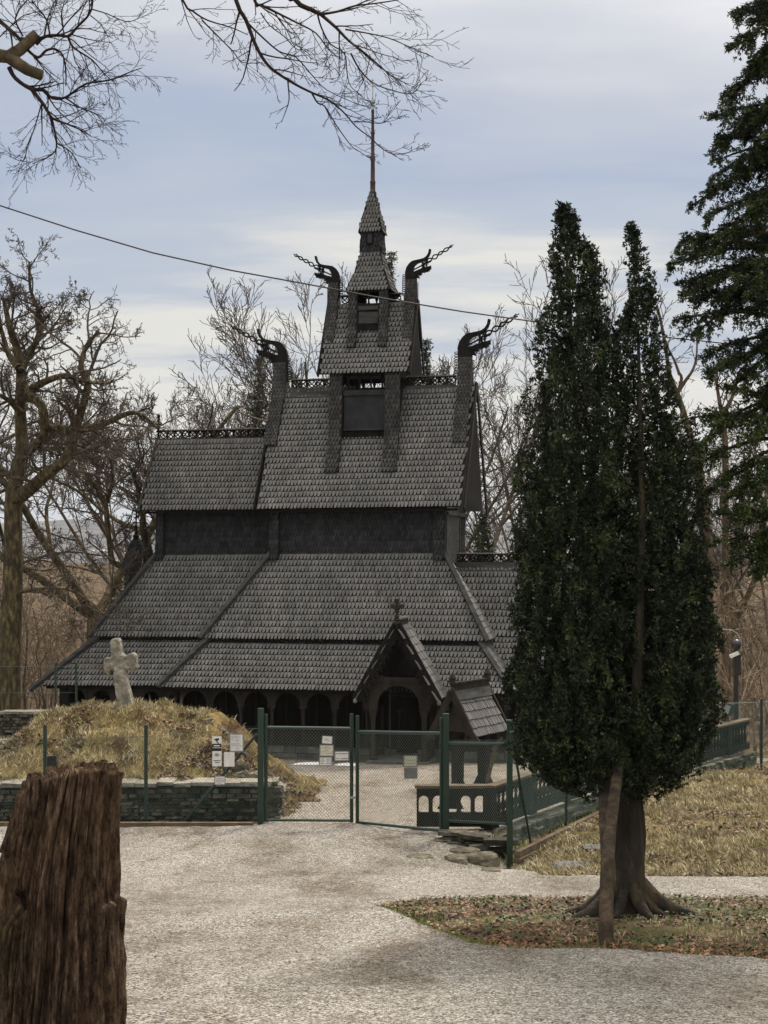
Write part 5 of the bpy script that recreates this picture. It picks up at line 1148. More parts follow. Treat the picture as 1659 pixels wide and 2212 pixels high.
p = P(1573,1536,32); root = empty('floodlight', (p.x,p.y,p.z)); m = MB(); m.box((0,0,.05),(.24,.14,.26), Matrix.Rotation(R(18),3,'Y')); m.build('housing', M['greendark'], root); m = MB(); m.box((-.05,-.08,.05),(.12,.01,.2), Matrix.Rotation(R(18),3,'Y')); m.build('glass', M['steel'], root); m = MB(); m.tube([(0,0,-.08),(0,0,-.5)],.02,6); m.build('stand', M['greendark'], root); tag(root, 'grey floodlight on a stand behind the right balustrade, left of the lamp post', 'floodlight')
p = P(110,1650,24.45); root = empty('floodlight', (p.x,p.y,p.z)); m = MB(); m.box((0,0,0),(.22,.07,.28), Matrix.Rotation(R(-5),3,'Y')); m.build('housing', M['black'], root); m = MB(); m.box((0,-.04,0),(.17,.01,.22), Matrix.Rotation(R(-5),3,'Y')); m.build('glass', M['ink'], root); m = MB(); m.tube([(0,.03,-.1),(0,.03,-.5)],.015,6); m.build('stand', M['black'], root); tag(root, 'black floodlight behind the left fence, above the old tree stump', 'floodlight')

# overhead cable
cp = [(-900,150,20),(-450,300,20),(0,444,20),(160,496,20),(330,546,20),(500,584,20),(660,613,20),(830,645,20),(1000,673,20),(1200,701,20),(1400,724,20),(1600,745,20),(1850,762,20),(2400,770,20)]
m = MB(); m.tube([P(*c) for c in cp], .011, 6); tag(m.build('overhead_cable', M['black'], smooth=True), 'thin black overhead cable sagging across the sky in front of the church', 'cable')

# ------------------------------------------------------------------ old stump in the foreground
nt_, nz_ = 420, 300; th_ = np.linspace(0,2*np.pi,nt_,endpoint=False); sc_ = np.linspace(0,1,nz_)
TT, SS = np.meshgrid(th_, sc_)
ct, st_ = np.cos(TT), np.sin(TT)
# height of the broken rim round the stump: camera side is theta = -90 deg
side = ct
rim = np.interp(side, [-1,-.9,-.84,-.786,-.74,-.63,-.5,-.446,-.40,-.305,-.2,-.146,-.1,.83,.86,.9,1], [-.03,-.007,-.012,-.07,0,.008,0,-.06,-.008,-.002,-.008,-.07,.012,.022,-.02,.01,-.005])+.02*(fbm(ct*9,st_*9+3)-.5)
ztop = 5.3+rim; z0 = 3.6
Z = z0+(ztop-z0)*SS
cxz = np.interp(Z, [3.6,4.4,4.9,5.09,5.2,5.3], [-1.26,-1.215,-1.185,-1.16,-1.14,-1.124]); rxz = np.interp(Z, [3.6,4.4,4.9,5.09,5.2,5.3], [.31,.245,.22,.195,.182,.18])
rx = rxz*1.0
ridge = (np.abs(fbm(ct*7+10, st_*7, Z*.7, 4)-.5)*2); ridge2 = fbm(ct*22+3, st_*22, Z*2.2, 4)-.5; lump = fbm(ct*2, st_*2, Z*1.6+4, 3)-.5
ridge3 = fbm(ct*45+3, st_*45, Z*9, 4)-.5; step = .09*(np.floor((Z+.05*np.sin(TT*3))*5)%2-.5)*sstep(-.3,-.8,side)
rr = rx*(1.02-.26*(.42-ridge).clip(0,1)*2+.24*ridge2+.11*ridge3+.07*lump+step*.7)
crack = np.exp(-((side-.38+.05*np.sin(Z*5))/.022)**2)*(st_ < 0)*.05+np.exp(-((side-.66+.03*np.sin(Z*7))/.016)**2)*(st_ < 0)*.04+np.exp(-((side+.25+.06*np.sin(Z*4))/.016)**2)*(st_ < 0)*.035+np.exp(-((side-.1+.03*np.sin(Z*9))/.012)**2)*(st_ < 0)*.03+np.exp(-((side+.55+.04*np.sin(Z*6))/.014)**2)*(st_ < 0)*.035
rr = rr-crack+.028*(side > .86)*sstep(4.85,4.83,Z)
rr = rr-.09*np.exp(-(((side+.5)/.13)**2+((Z-4.86)/.045)**2))*(st_ < 0)
X = cxz+rr*ct; Y = 5.0+rr*st_*.95
V = np.stack([X.ravel(),Y.ravel(),Z.ravel()],1); i = np.arange(nt_*nz_).reshape(nz_,nt_)
F = np.stack([i[:-1].ravel(), np.roll(i,-1,1)[:-1].ravel(), np.roll(i,-1,1)[1:].ravel(), i[1:].ravel()],1)
# broken inner face
k = 7; ring = [np.stack([X[-1],Y[-1],Z[-1]],1)]; cpt = np.array([cxz[-1].mean(),5.0,5.2]); vs = [V]; fs = [F]; prev = i[-1]; off = len(V)
for q in range(1,k+1):
    f = 1-q/k*.98; r_ = cpt+(ring[0]-cpt)*np.array([f,f,1]); r_[:,2] = ring[0][:,2]*(f**.5)+(5.24)*(1-f**.5)+.05*(fbm(r_[:,0]*30,r_[:,1]*30)-.5)-.03*math.sin(q*1.2)
    vs.append(r_); cur = np.arange(off, off+nt_); fs.append(np.stack([prev, np.roll(prev,-1), np.roll(cur,-1), cur],1)); prev = cur; off += nt_
V = np.concatenate(vs); V[:,0] += 1.2; V[:,1] -= 5.0; V[:,2] -= 3.915
o = npmesh('tree_stump', V, np.concatenate(fs), M['stump'], smooth=True); o.location = (-1.2,5.0,3.9)
tag(o, 'tall rotten brown tree stump with a jagged top in the left foreground', 'tree stump')
# ------------------------------------------------------------------ bare trees
rr_ = random.Random(77)
def perp(d):
    a = d.orthogonal().normalized(); b = d.cross(a); t = rr_.uniform(0,2*math.pi); return a*math.cos(t)+b*math.sin(t)
def shoot(mt, mw, p, d, L, r, lvl, S):
    """one branch with its side shoots. S: wander, up, angle, kids, ratio, depth, thin"""
    n = max(3, int(S['seg']*(1 if lvl < S['depth'] else .7))); pts = [p]; rad = [r]; d = d.normalized(); st = L/n; w = S['wander']*(1+.15*lvl)
    for i in range(n):
        d = (d+perp(d)*rr_.uniform(0,w)+Vector((0,0,S['up']*(.5 if lvl < 1 else 1)))).normalized(); p = p+d*st
        pts.append(p); rad.append(max(r*(1-(i+1)/n*(.62 if lvl < S['depth'] else .75)), S['thin']))
    mb = mt if r > S['split'] else mw
    mb.tube(pts, rad, 7 if r > .1 else 5 if r > .035 else 3, False)
    if lvl >= S['depth']: return
    k = S['kids'][lvl]
    for j in range(k):
        t = (S['first'] if lvl == 0 else .18)+(1-(S['first'] if lvl == 0 else .18))*(j+rr_.random()*.9)/k; f = min(t,.999)*n; i = int(f); q = pts[i].lerp(pts[i+1], f-i)
        dd = (pts[i+1]-pts[i]).normalized(); a = R(S['angle']*rr_.uniform(.65,1.3)); nd = dd*math.cos(a)+perp(dd)*math.sin(a)
        shoot(mt, mw, q, nd, L*S['ratio']*rr_.uniform(.65,1.15)*(1.15-.5*t), max(rad[i]*rr_.uniform(.45,.7), S['thin']), lvl+1, S)
OAK = dict(seg=8, wander=.42, up=.05, angle=58, kids=[6,5,5,4], ratio=.55, depth=4, thin=.008, split=.05, first=.3)
VASE = dict(seg=8, wander=.2, up=.05, angle=36, kids=[7,6,5,4], ratio=.54, depth=4, thin=.009, split=.05, first=.38)
BRUSH = dict(seg=6, wander=.25, up=.03, angle=50, kids=[7,5,4], ratio=.5, depth=3, thin=.011, split=.06, first=.12)
def baretree(name, S, H, r, bark, twig, fork=None):
    """returns an Empty with trunk and crown, trunk foot at its origin"""
    root = empty(name); mt = MB(); mw = MB()
    if fork:     # short trunk that splits into several leaders
        hz, k, spread = fork; mt.tube([(0,0,-.5),(0,0,0),(.03,.02,hz*.5),(0,0,hz)], [r*1.5,r*1.15,r,r*.85], 9, False)
        for i in range(k):
            a = 2*math.pi*(i+rr_.random()*.5)/k; sp = R(spread)*rr_.uniform(.4,1.1)
            shoot(mt, mw, Vector((0,0,hz-.1)), Vector((math.cos(a)*math.sin(sp),math.sin(a)*math.sin(sp),math.cos(sp))), (H-hz)*rr_.uniform(.85,1.0), r*.55, 0, S)
    else: shoot(mt, mw, Vector((0,0,-.4)), Vector((0,0,1)), H, r, 0, S)
    mt.build('trunk', bark, root, True); mw.build('crown', twig, root); return root
def copytree(o, loc, rz, s):
    r = o.copy(); col.objects.link(r); r.location = loc; r.rotation_euler = (0,0,rz); r.scale = (s,s,s)
    for c in o.children:
        k = c.copy(); col.objects.link(k); k.parent = r
    return r
vaseA = baretree('bare_tree', dict(VASE), 13, .19, M['barkgrey'], M['twig'], (2.4,5,54))
vaseB = baretree('bare_tree', dict(VASE, wander=.16), 13, .18, M['barkgrey'], M['twig'], (3.0,4,52))
oakA = baretree('bare_tree', dict(OAK), 11, .24, M['barkoak'], M['twig'], (3.0,3,38))
oakB = baretree('bare_tree', dict(OAK, wander=.36), 11, .22, M['barkoak'], M['twig'], (3.8,3,30))
brA = baretree('bare_tree', BRUSH, 7, .07, M['barkgrey'], M['twigpale'])
brB = baretree('bare_tree', dict(BRUSH, wander=.35), 7, .08, M['barkgrey'], M['twigpale'], (1.2,3,35))
proto_used = {}
TOPS = {t_.name: max(float(np.percentile([q.co.z for q in k_.data.vertices], 99.8)) for k_ in t_.children if len(k_.data.vertices)) for t_ in (vaseA,vaseB,oakA,oakB,brA,brB)}
def put(proto, u, d, top, Hn, rz, label, group='bare trees behind the church'):
    """stand a tree at image column u, d metres off, its top reaching image row `top`"""
    x = (u-829.5)/3000*d; z = g1(x,d)-.2; H = 6.1-(top-1180)/3000*d-z; s = H/TOPS[proto.name]
    if proto.name not in proto_used: proto_used[proto.name] = 1; proto.location = (x,d,z); proto.rotation_euler = (0,0,rz); proto.scale = (s,s,s); o = proto
    else: o = copytree(proto, (x,d,z), rz, s)
    tag(o, label, 'tree', group); return o
TL = [  # proto, u, d, top row, native height, turn, label
 (vaseA,430,66,665,13.6,.3,'bare fan-shaped tree above the choir roof ridge'),
 (vaseB,660,74,640,13.9,1.1,'bare tree rising between the left dragon heads'),
 (vaseA,560,86,760,13.6,2.2,'smaller bare tree left of the nave dragon neck, far behind'),
 (vaseB,1010,70,590,13.9,2.0,'bare tree with the tallest crown, right of the belfry'),
 (vaseA,1095,58,760,13.6,4.0,'bare tree with a visible trunk beside the nave gable'),
 (vaseB,930,88,720,13.9,3.3,'bare tree far behind the right dragon necks'),
 (vaseA,1160,78,800,13.6,5.2,'bare tree half hidden at the left edge of the yew'),
 (vaseB,330,84,780,13.9,5.0,'bare tree behind the spreading oak, above the choir end'),
 (oakA,205,60,800,12,2.0,'gnarled bare oak between the big left oak and the choir'),
 (oakB,-60,50,700,12,2.9,'bare oak cut by the left edge of the picture'),
 (oakB,1590,52,840,12,1.2,'bare tree behind the lamp post at the right'),
 (vaseB,1500,62,850,13.9,.4,'bare tree seen between the yew and the evergreen'),
 (vaseA,1680,60,900,13.6,2.6,'bare tree at the right edge behind the evergreen'),
 (oakA,1380,64,960,12,5.5,'bare tree behind the yew, glimpsed through its gaps')]
for t in TL: put(*t)
k = 0
LB = ['pale leafless sapling','crooked leafless sapling','slender leafless sapling','bushy leafless sapling']
for (ua, ub, da, db, ta, tb, n) in ((1555,1680,36,52,1180,1330,9), (0,250,44,62,1150,1330,9), (1100,1500,44,60,1250,1400,4)):
    for i in range(n):
        u = ua+(ub-ua)*(i+rr_.random()*.6)/n; d = rr_.uniform(da,db); k += 1
        side = 'right of the yew behind the balustrade' if ua > 1500 else 'in the wood left of the church' if ua < 500 else 'hidden behind the yew crown'
        put((brA,brB)[i%2], u, d, rr_.uniform(ta,tb), 7.2, rr_.uniform(0,6), f'{LB[i%4]} {side}', 'saplings '+side)
# the wood itself, too thick to count
def brushwood(name, n, xr, yr, hmin, hmax, mat, label, seed, rt=.02):
    r = np.random.default_rng(seed); P0 = []; P1 = []; RR = []
    for i in range(n):
        x = r.uniform(*xr); y = r.uniform(*yr); z = g1(x,y)-.2; h = r.uniform(hmin,hmax)
        p = np.array([x,y,z]); d = np.array([r.normal()*.12,r.normal()*.12,1.0]); lp = [p]
        for s in range(7): d = d+r.normal(size=3)*.1; d /= np.linalg.norm(d); p = p+d*h/7; lp.append(p)
        for s in range(7): P0.append(lp[s]); P1.append(lp[s+1]); RR.append(rt*(2.2-s*.25)*h/6)
        for b in range(16):
            s = r.integers(1,8); q = lp[s]; dd = r.normal(size=3); dd[2] = abs(dd[2])*.6+.2; dd /= np.linalg.norm(dd); l = h*r.uniform(.12,.3)
            a = q
            for w in range(3):
                dd = dd+r.normal(size=3)*.25; dd /= np.linalg.norm(dd); bq = a+dd*l/2; P0.append(a); P1.append(bq); RR.append(rt*.55*(1-.2*w)*h/6)
                if w < 2:
                    for c in range(2):
                        e = dd+r.normal(size=3)*.6; e /= np.linalg.norm(e); P0.append(bq); P1.append(bq+e*l*.5); RR.append(rt*.35*h/6)
                a = bq
    A = np.array(P0); B = np.array(P1); RR = np.array(RR)[:,None]; D = B-A; D /= np.linalg.norm(D,axis=1)[:,None]
    U = np.cross(D, np.array([.3,.9,.1])); U /= np.linalg.norm(U,axis=1)[:,None]; W_ = np.cross(D,U); vs = []
    for Q_, f in ((A,1),(B,.7)):
        for a in (0,2.094,4.189): vs.append(Q_+(U*math.cos(a)+W_*math.sin(a))*RR*f)
    V = np.stack(vs,1).reshape(-1,3); i = np.arange(len(A))[:,None]*6
    F = np.concatenate([i+np.array([f]) for f in ((0,1,4,3),(1,2,5,4),(2,0,3,5))])
    tag(npmesh(name, V, F, mat), label, 'wood', kind='stuff')
brushwood('far_wood', 760, (-62,75), (76,132), 2.2, 4.4, M['brush'], 'brown leafless wood filling the slope beyond the church', 3, .03)
brushwood('near_wood', 120, (-24,-11.2), (40,70), 2.5, 5, M['brush'], 'tangle of thin leafless trees left of the church', 4, .02)
brushwood('right_wood', 110, (9,27), (38,66), 3, 7, M['brush'], 'tangle of pale leafless brush right of the yew', 5, .02)

# big oak at the left, limbs traced
def traced(root, S, limbs, bark, twig, kids=1.0, tn='trunk', cn='crown'):
    mt = MB(); mw = MB(); o = root.location
    for pts, r0, r1, nk, cl in limbs:
        pts = [Vector(p)-o for p in pts]; n = len(pts)
        # smooth the traced limb
        q = []
        for i in range(n-1):
            a = pts[max(i-1,0)]; b = pts[i]; c = pts[i+1]; e = pts[min(i+2,n-1)]
            for t in (0,.34,.67): q.append(.5*((2*b)+(c-a)*t+(2*a-5*b+4*c-e)*t*t+(3*b-a-3*c+e)*t**3))
        q.append(pts[-1]); k = len(q); rad = [r0+(r1-r0)*(i/(k-1))**.8 for i in range(k)]
        (mt if r0 > S['split'] else mw).tube(q, rad, 10 if r0 > .1 else 6 if r0 > .02 else 4, False)
        for j in range(int(nk*kids)):
            f = (.12+.88*(j+rr_.random())/max(1,nk*kids))*(k-1); f = min(f,k-1.001); i = int(f); dd = (q[i+1]-q[i]).normalized(); a = R(S['angle']*rr_.uniform(.6,1.25))
            nd = dd*math.cos(a)+perp(dd)*math.sin(a)
            if S.get('flat'): nd = Vector((nd.x, nd.y*.35, nd.z))
            shoot(mt, mw, q[i].lerp(q[i+1],f-i), nd, cl*rr_.uniform(.55,1.15), max(min(rad[i]*.6,cl*.03),S['thin']), 1, S)
    mt.build(tn, bark, root, True); mw.build(cn, twig, root)
def cr(sx, ox, oy, d, pts):     # crop coordinates to world, optional per-point depth offset
    return [P(ox+p[0]*sx, oy+p[1]*sx, d+(p[2] if len(p) > 2 else 0)) for p in pts]
D = 43; c4 = lambda pts: cr(.3968,0,493.7,D,pts)
bx_ = P(20,1500,D).x
root = empty('big_oak', (bx_,D,g1(bx_,D)))
OS = dict(OAK, kids=[0,6,5,4], depth=4, ratio=.5, thin=.008, up=.03, wander=.4, angle=55, split=.06)
limbs = [
 ([(bx_,D,g1(bx_,D)-.4)]+c4([(55,2300),(70,1900),(72,1521),(80,1400),(120,1230,.2),(110,1000,.3),(115,800,.3),(95,660,.2),(60,560),(40,480),(20,380)]), .38,.06,16,1.5),
 (c4([(72,1480),(160,1420,-.5),(250,1340,-1),(370,1240,-1.2),(410,1100,-1),(480,850,-.8),(440,760,-.6),(470,640,-.5),(540,560,-.4)]), .25,.05,15,2.0),
 (c4([(130,1230),(190,1180,.5),(300,1110,1),(400,1100,1.3),(550,1070,1.4),(700,1005,1.2),(780,1020,1),(860,1090,1)]), .2,.04,12,1.6),
 (c4([(115,830),(150,900,-.4),(230,970,-.6),(240,1120,-.5),(160,1200,-.2)]), .16,.13,3,1.5),
 (c4([(170,880),(230,840,-.6),(350,800,-1),(450,830,-1),(560,845,-1.2)]), .15,.035,10,1.6),
 (c4([(115,780),(150,700,.5),(210,580,.8),(210,450,.8),(165,330,.6),(160,180,.4)]), .14,.03,14,1.4),
 (c4([(72,1350),(30,1330,.4),(-60,1250,.8),(-150,1100,1)]), .16,.05,9,1.8),
 (c4([(110,1000),(40,930,-.5),(-60,880,-.8)]), .12,.04,8,1.6),
 (c4([(105,760),(50,690,.6),(10,560,.8),(0,500,.6)]), .13,.04,9,1.5),
 (c4([(240,1100),(330,1080,-.8),(450,1100,-1.2),(600,1080,-1.3)]), .12,.03,9,1.4),
 (c4([(170,1180),(300,1200,1.2),(430,1180,2),(560,1230,2.4)]), .07,.02,10,1.6),
 (c4([(60,2000),(200,1960,-.6),(420,1980,-1),(560,2120,-1.2)]), .07,.02,10,1.6),
 (c4([(60,1850),(180,1800,.6),(380,1760,1),(600,1790,1.2)]), .06,.02,10,1.5),
 (c4([(200,620),(300,520,.5),(360,420,.5)]), .05,.015,10,1.1)]
traced(root, OS, limbs, M['barkoak'], M['twig']); tag(root, 'biggest bare oak, thick mossy trunk and crooked limbs at the left edge', 'tree', 'bare trees behind the church')
# pollarded mossy tree by the turret
D = 47; root = empty('pollard_tree', (P(300,1500,D).x,D,g1(P(300,1500,D).x,D)))
c5 = lambda pts: cr(.2480,0,1042.3,D,pts)
limbs = [([root.location-Vector((0,0,.3))]+c5([(1300,1500),(1310,900),(1310,640),(1260,450,-.2),(1240,250,-.2),(1200,50,-.3),(1150,-120,-.3)]), .2,.06,14,1.8),
 (c5([(1310,900),(1150,740,-.6),(990,700,-.8),(960,560,-.8),(940,400,-.8),(920,180,-.8),(850,60,-.8),(760,-20,-.8)]), .13,.06,10,1.5),
 (c5([(925,180),(960,80,-.8),(985,-60,-.8),(960,-200,-.8)]), .09,.04,10,1.4),
 (c5([(1240,250),(1300,100,.3),(1290,-100,.3),(1360,-300,.4)]), .08,.03,10,1.6)]
traced(root, OS, limbs, M['barkoak'], M['twig'], .9); tag(root, 'yellow-mossed pollarded tree directly behind the apse turret', 'tree', 'bare trees behind the church')
# dead reddish tree right of the yew
D = 40; root = empty('dead_tree', (P(1530,1400,D).x,D,g1(P(1530,1400,D).x,D))); c6 = lambda pts: cr(.4215,1042.3,384,D,pts)
limbs = [([root.location-Vector((0,0,.3))]+c6([(1160,2100),(1140,1700),(1110,1480),(1080,1370),(1040,1230),(1000,1110),(960,1010),(940,880),(915,740),(893,650)]), .16,.03,3,.6),
 (c6([(1000,1100),(1040,1040),(1080,980),(1098,900),(1098,800)]), .07,.02,3,.5), (c6([(1010,1010),(985,940),(955,880),(945,840)]), .05,.015,2,.4),
 (c6([(1000,1110),(1020,1030),(1008,1000)]), .06,.04,1,.3)]
traced(root, dict(OAK, kids=[0,2,2], depth=2, ratio=.5, thin=.012, split=.04), limbs, M['barkred'], M['barkred']); tag(root, 'dead reddish tree with broken forked top between yew and evergreen', 'tree', 'bare trees behind the church')
D = 41; root = empty('dead_tree', (P(1568,1400,D).x,D,g1(P(1568,1400,D).x,D)))
limbs = [([root.location-Vector((0,0,.3))]+c6([(1245,1600),(1240,1300),(1215,1150),(1200,1040),(1210,930)]), .13,.02,8,.9), (c6([(1240,1200),(1290,1100),(1310,1000)]), .08,.03,6,.7), (c6([(1215,1150),(1195,1050),(1175,975)]), .04,.015,3,.5)]
traced(root, dict(OAK, kids=[0,3,3], depth=3, ratio=.5, thin=.012, split=.04), limbs, M['barkred'], M['twig']); tag(root, 'reddish thin-topped tree standing nearer the right evergreen', 'tree', 'bare trees behind the church')

# ------------------------------------------------------------------ overhanging branches of two near trees
NT = dict(seg=7, wander=.2, up=-.02, angle=42, kids=[0,4,2], ratio=.5, depth=3, thin=.0018, split=.018, first=.1, flat=1)
D = 11.5; root = empty('overhanging_tree', (-5.2,D+.5,g1(-5.2,D+.5))); t = lambda pts: cr(.3307,0,0,D,pts)
limbs = [([root.location-Vector((0,0,.3)),(-5.2,D+.5,6),(-5.1,D+.4,9),(-5.0,D+.3,11.5),(-5.2,D+.2,13.5)], .24,.1,0,1),
 ([(-5.05,D+.35,9.6)]+t([(-400,300),(-150,340),(-60,355),(60,372)]), .09,.052,0,1),
 (t([(50,372),(90,350),(130,325),(190,270),(243,222)]), .05,.046,0,1), (t([(55,368),(110,410),(180,455),(272,492)]), .055,.045,0,1)]
limbs2 = [([Vector((-5.1,11.9,10.6))]+t([(-300,-60),(-120,30),(-10,130),(60,190),(130,255),(180,325),(250,375),(300,330),(360,320),(410,360),(430,460),(430,560)]), .026,.005,14,.42),
 (t([(235,290),(290,240),(380,230),(450,235),(500,180),(570,110),(600,50),(606,-30)]), .017,.007,12,.42),
 (t([(445,240),(480,310),(600,390),(680,480),(760,550)]), .011,.003,12,.36),
 (t([(60,440),(100,510),(200,580),(290,590),(340,640),(430,635),(560,548),(720,522),(850,470),(930,442)]), .022,.003,18,.4),
 (t([(205,580),(290,690),(340,770),(440,810),(530,850),(585,885)]), .018,.003,13,.36), (t([(335,765),(370,930),(340,1010),(210,1070)]), .011,.003,10,.34),
 (t([(370,935),(460,990),(530,1100)]), .007,.003,9,.24), (t([(270,680),(230,820),(180,960),(150,1050),(60,1020)]), .006,.0025,11,.26),
 (t([(430,640),(520,700),(620,740),(690,780)]), .008,.003,9,.3), (t([(150,235),(100,120),(160,20),(240,-60)]), .008,.004,12,.4), (t([(600,60),(700,90),(820,140),(900,120),(940,60)]), .006,.0025,9,.28),
 (t([(590,100),(660,160),(700,230),(740,250)]), .005,.0025,7,.24), (t([(325,225),(300,120),(220,20),(180,-60)]), .008,.004,12,.36), (t([(420,225),(400,100),(430,-20)]), .006,.003,12,.36),(t([(470,300),(490,400),(520,440)]), .005,.0025,6,.22),(t([(0,240),(60,180),(140,110),(200,90)]), .006,.003,10,.3)]
mt = MB()
for pts, r0, r1, nk, cl in limbs:
    pts = [Vector(p)-root.location for p in pts]; mt.tube(pts, [r0+(r1-r0)*i/(len(pts)-1) for i in range(len(pts))], 12, True)
mb_ = MB(); mw_ = MB(); rr_.seed(5)
for a_ in range(6): mb_.tube([Vector((math.cos(a_)*.2,math.sin(a_)*.2,.5)),Vector((math.cos(a_)*.34,math.sin(a_)*.34,.22)),Vector((math.cos(a_)*.6,math.sin(a_)*.6,-.12))], [.12,.11,.04], 8, False)
for a_, z_ in ((2.2,8.5),(3.4,10.5),(4.3,12.2),(2.9,13.4),(5.6,13.6),(1.2,13.5)): shoot(mb_, mw_, Vector((.15,-.1,z_-root.location.z)), Vector((math.cos(a_),math.sin(a_)*.6,1.1)), 4.2, .09, 0, dict(OAK, kids=[6,5,4], depth=3, thin=.004, split=.03))
mb_.build('upper_limbs', M['barkgrey'], root, True); mw_.build('upper_twigs', M['barkdark'], root)
mt.build('cut_limb', M['cutlimb'], root, True); traced(root, NT, limbs2, M['barkdark'], M['barkdark'], .85, 'branch', 'twigs')
tag(root, 'near tree with a sawn-off forked limb and drooping twigs, top left corner', 'tree')
D = 10; root = empty('overhanging_tree', (-5.6,5.5,g1(-5.6,5.5))); t = lambda pts: cr(.3968,329.2,0,D,pts)
limbs2 = [([root.location-Vector((0,0,.3)),(-5.6,5.6,8),(-5.4,5.8,11.5),(-4.6,6.5,13.5),(-3.4,7.8,13.6),(-2.2,9,13.4)], .2,.04,0,1), ([Vector((-2.2,9,13.4))]+t([(600,-300),(770,-10),(860,50),(920,78)]), .026,.015,0,1),
 (t([(910,72),(1000,150),(1070,222),(1170,300),(1250,370),(1300,410),(1400,465)]), .014,.0025,15,.4),
 (t([(915,78),(1010,62),(1100,32),(1200,20),(1330,0),(1450,-30)]), .011,.003,13,.38), (t([(1050,160),(1140,175),(1280,205),(1400,255),(1530,310)]), .007,.0024,13,.36),
 (t([(900,80),(920,150),(970,240),(1045,290),(1060,400),(1080,470),(1140,520)]), .007,.0024,12,.32),
 ([Vector((-2.6,8.6,13.1))]+t([(420,-400),(555,0),(590,25),(680,70),(780,120),(890,180),(960,270),(1040,330)]), .018,.0025,14,.38),
 ([Vector((-2.6,8.6,13.1))]+t([(360,-400),(455,0),(510,110),(560,240),(610,330),(670,390),(780,460),(870,505),(960,545),(1040,610),(1110,690),(1190,750)]), .021,.004,11,.38),
 (t([(1190,750),(1240,800),(1310,838),(1400,828),(1412,795)]), .005,.0024,7,.2), (t([(1100,560),(1190,590)]), .003,.0022,3,.15),
 (t([(1100,660),(1180,665),(1250,670),(1310,630)]), .004,.0022,7,.2),
 (t([(515,120),(580,185),(690,280),(780,310),(870,410),(950,490),(1100,560)]), .008,.0024,13,.34),
 (t([(870,510),(900,560),(940,580),(1000,680),(1080,790),(1120,822)]), .007,.0025,10,.24),
 ([Vector((-2.6,8.6,13.1))]+t([(0,-400),(165,0),(220,60),(300,110),(430,150),(520,190)]), .013,.0028,10,.32), (t([(270,110),(370,210),(440,280),(490,340),(600,340)]), .006,.0025,10,.26),
 (t([(1080,290),(1130,380),(1200,450),(1300,490),(1410,510),(1465,455)]), .007,.0025,11,.24), (t([(590,70),(640,140),(720,200),(790,270),(880,260)]), .005,.0025,8,.24)]
traced(root, dict(NT, kids=[0,3,2], up=.012), limbs2, M['barkdark'], M['barkdark'], .8, 'branch', 'twigs')
tag(root, 'near tree whose fine bare branches hang down over the spire from above', 'tree')

# ------------------------------------------------------------------ yews, evergreen, spruces
def tufts(C, Dn, n, l0, l1, w, mat, name, parent, spread=.7, origin=(0,0,0)):
    """C (k,3) tuft centres, Dn (k,3) growing direction; n needles-sprays each"""
    k = len(C); C = np.repeat(C,n,0); Dn = np.repeat(Dn,n,0); m = len(C)
    d = Dn+rng.normal(size=(m,3))*spread; d /= np.linalg.norm(d,axis=1)[:,None]; s = np.cross(d, rng.normal(size=(m,3))); s /= np.linalg.norm(s,axis=1)[:,None]
    L = rng.uniform(l0,l1,m)[:,None]; c = C+rng.normal(size=(m,3))*l0*.35-np.array(origin)
    V = np.stack([c-s*w*.3, c+d*L*.5-s*w/2, c+d*L, c+d*L*.5+s*w/2+0*d],1).reshape(-1,3); i = np.arange(m)[:,None]*4
    return npmesh(name, V, i+np.array([[0,1,2,3]]), mat, parent)
def shoots_in(env, cover, seed, dy=0.0):
    """upright leafy shoots filling a crown whose left/right edges are given per height; returns tuft centres and directions"""
    r = np.random.default_rng(seed); D0 = 14+dy
    ev = np.array(env,float); zz = 6.1-(ev[:,0]-1180)/3000*D0; xl = (ev[:,1]-829.5)/3000*D0; xr = (ev[:,2]-829.5)/3000*D0
    o_ = np.argsort(zz); zz, xl, xr = zz[o_], xl[o_], xr[o_]; Cs = []; Ds = []
    zs = np.linspace(zz[0], zz[-1], 400); wd = np.interp(zs,zz,xr)-np.interp(zs,zz,xl); cv = np.interp(zs, [zz[0], zz[0]+2.2, zz[-1]-2.2, zz[-1]], cover)
    p = wd*cv; p /= p.sum(); N_ = int((wd*cv).mean()*(zz[-1]-zz[0])/.0085/5)
    for k in range(N_):
        z = r.choice(zs, p=p)+r.uniform(-.01,.01); a = r.uniform(0,2*math.pi); q = math.sqrt(r.uniform(.03,1)); n = r.integers(4,8)
        if r.random() < .04: q *= 1.12
        for j in range(n):
            zc = z+j*.058
            if zc > zz[-1]: break
            L_ = np.interp(zc,zz,xl); R_ = np.interp(zc,zz,xr); h = (R_-L_)/2; wob = 1+.09*math.sin(zc*9+a*3)
            x = (L_+R_)/2+math.cos(a)*q*h*wob; y = D0+math.sin(a)*q*min(h,.62)*wob
            Cs.append((x+r.normal()*.012, y+r.normal()*.012, zc)); Ds.append((math.cos(a)*.5, math.sin(a)*.5, 1))
    return np.array(Cs), np.array(Ds)
def yew(root, env, cover, seed, dy=0.0):
    C, Dn = shoots_in(env, cover, seed, dy); C = np.repeat(C,3,0)+rng.normal(size=(len(C)*3,3))*.02; Dn = np.repeat(Dn,3,0)
    tufts(C, Dn, 9, .022,.05,.017, M['yew'], 'crown', root, .85, root.location); print('yew tufts', len(C)); return MB()
left_ = [(446,1211,1222),(470,1204,1245),(510,1199,1262),(552,1188,1284),(603,1186,1295),(660,1182,1303),(690,1162,1312),(730,1152,1322),(800,1147,1332),(900,1140,1340),(1030,1119,1346),(1150,1113,1352),(1300,1110,1358),(1450,1104,1364),(1580,1103,1366),(1640,1126,1364),(1690,1172,1352),(1722,1245,1335)]
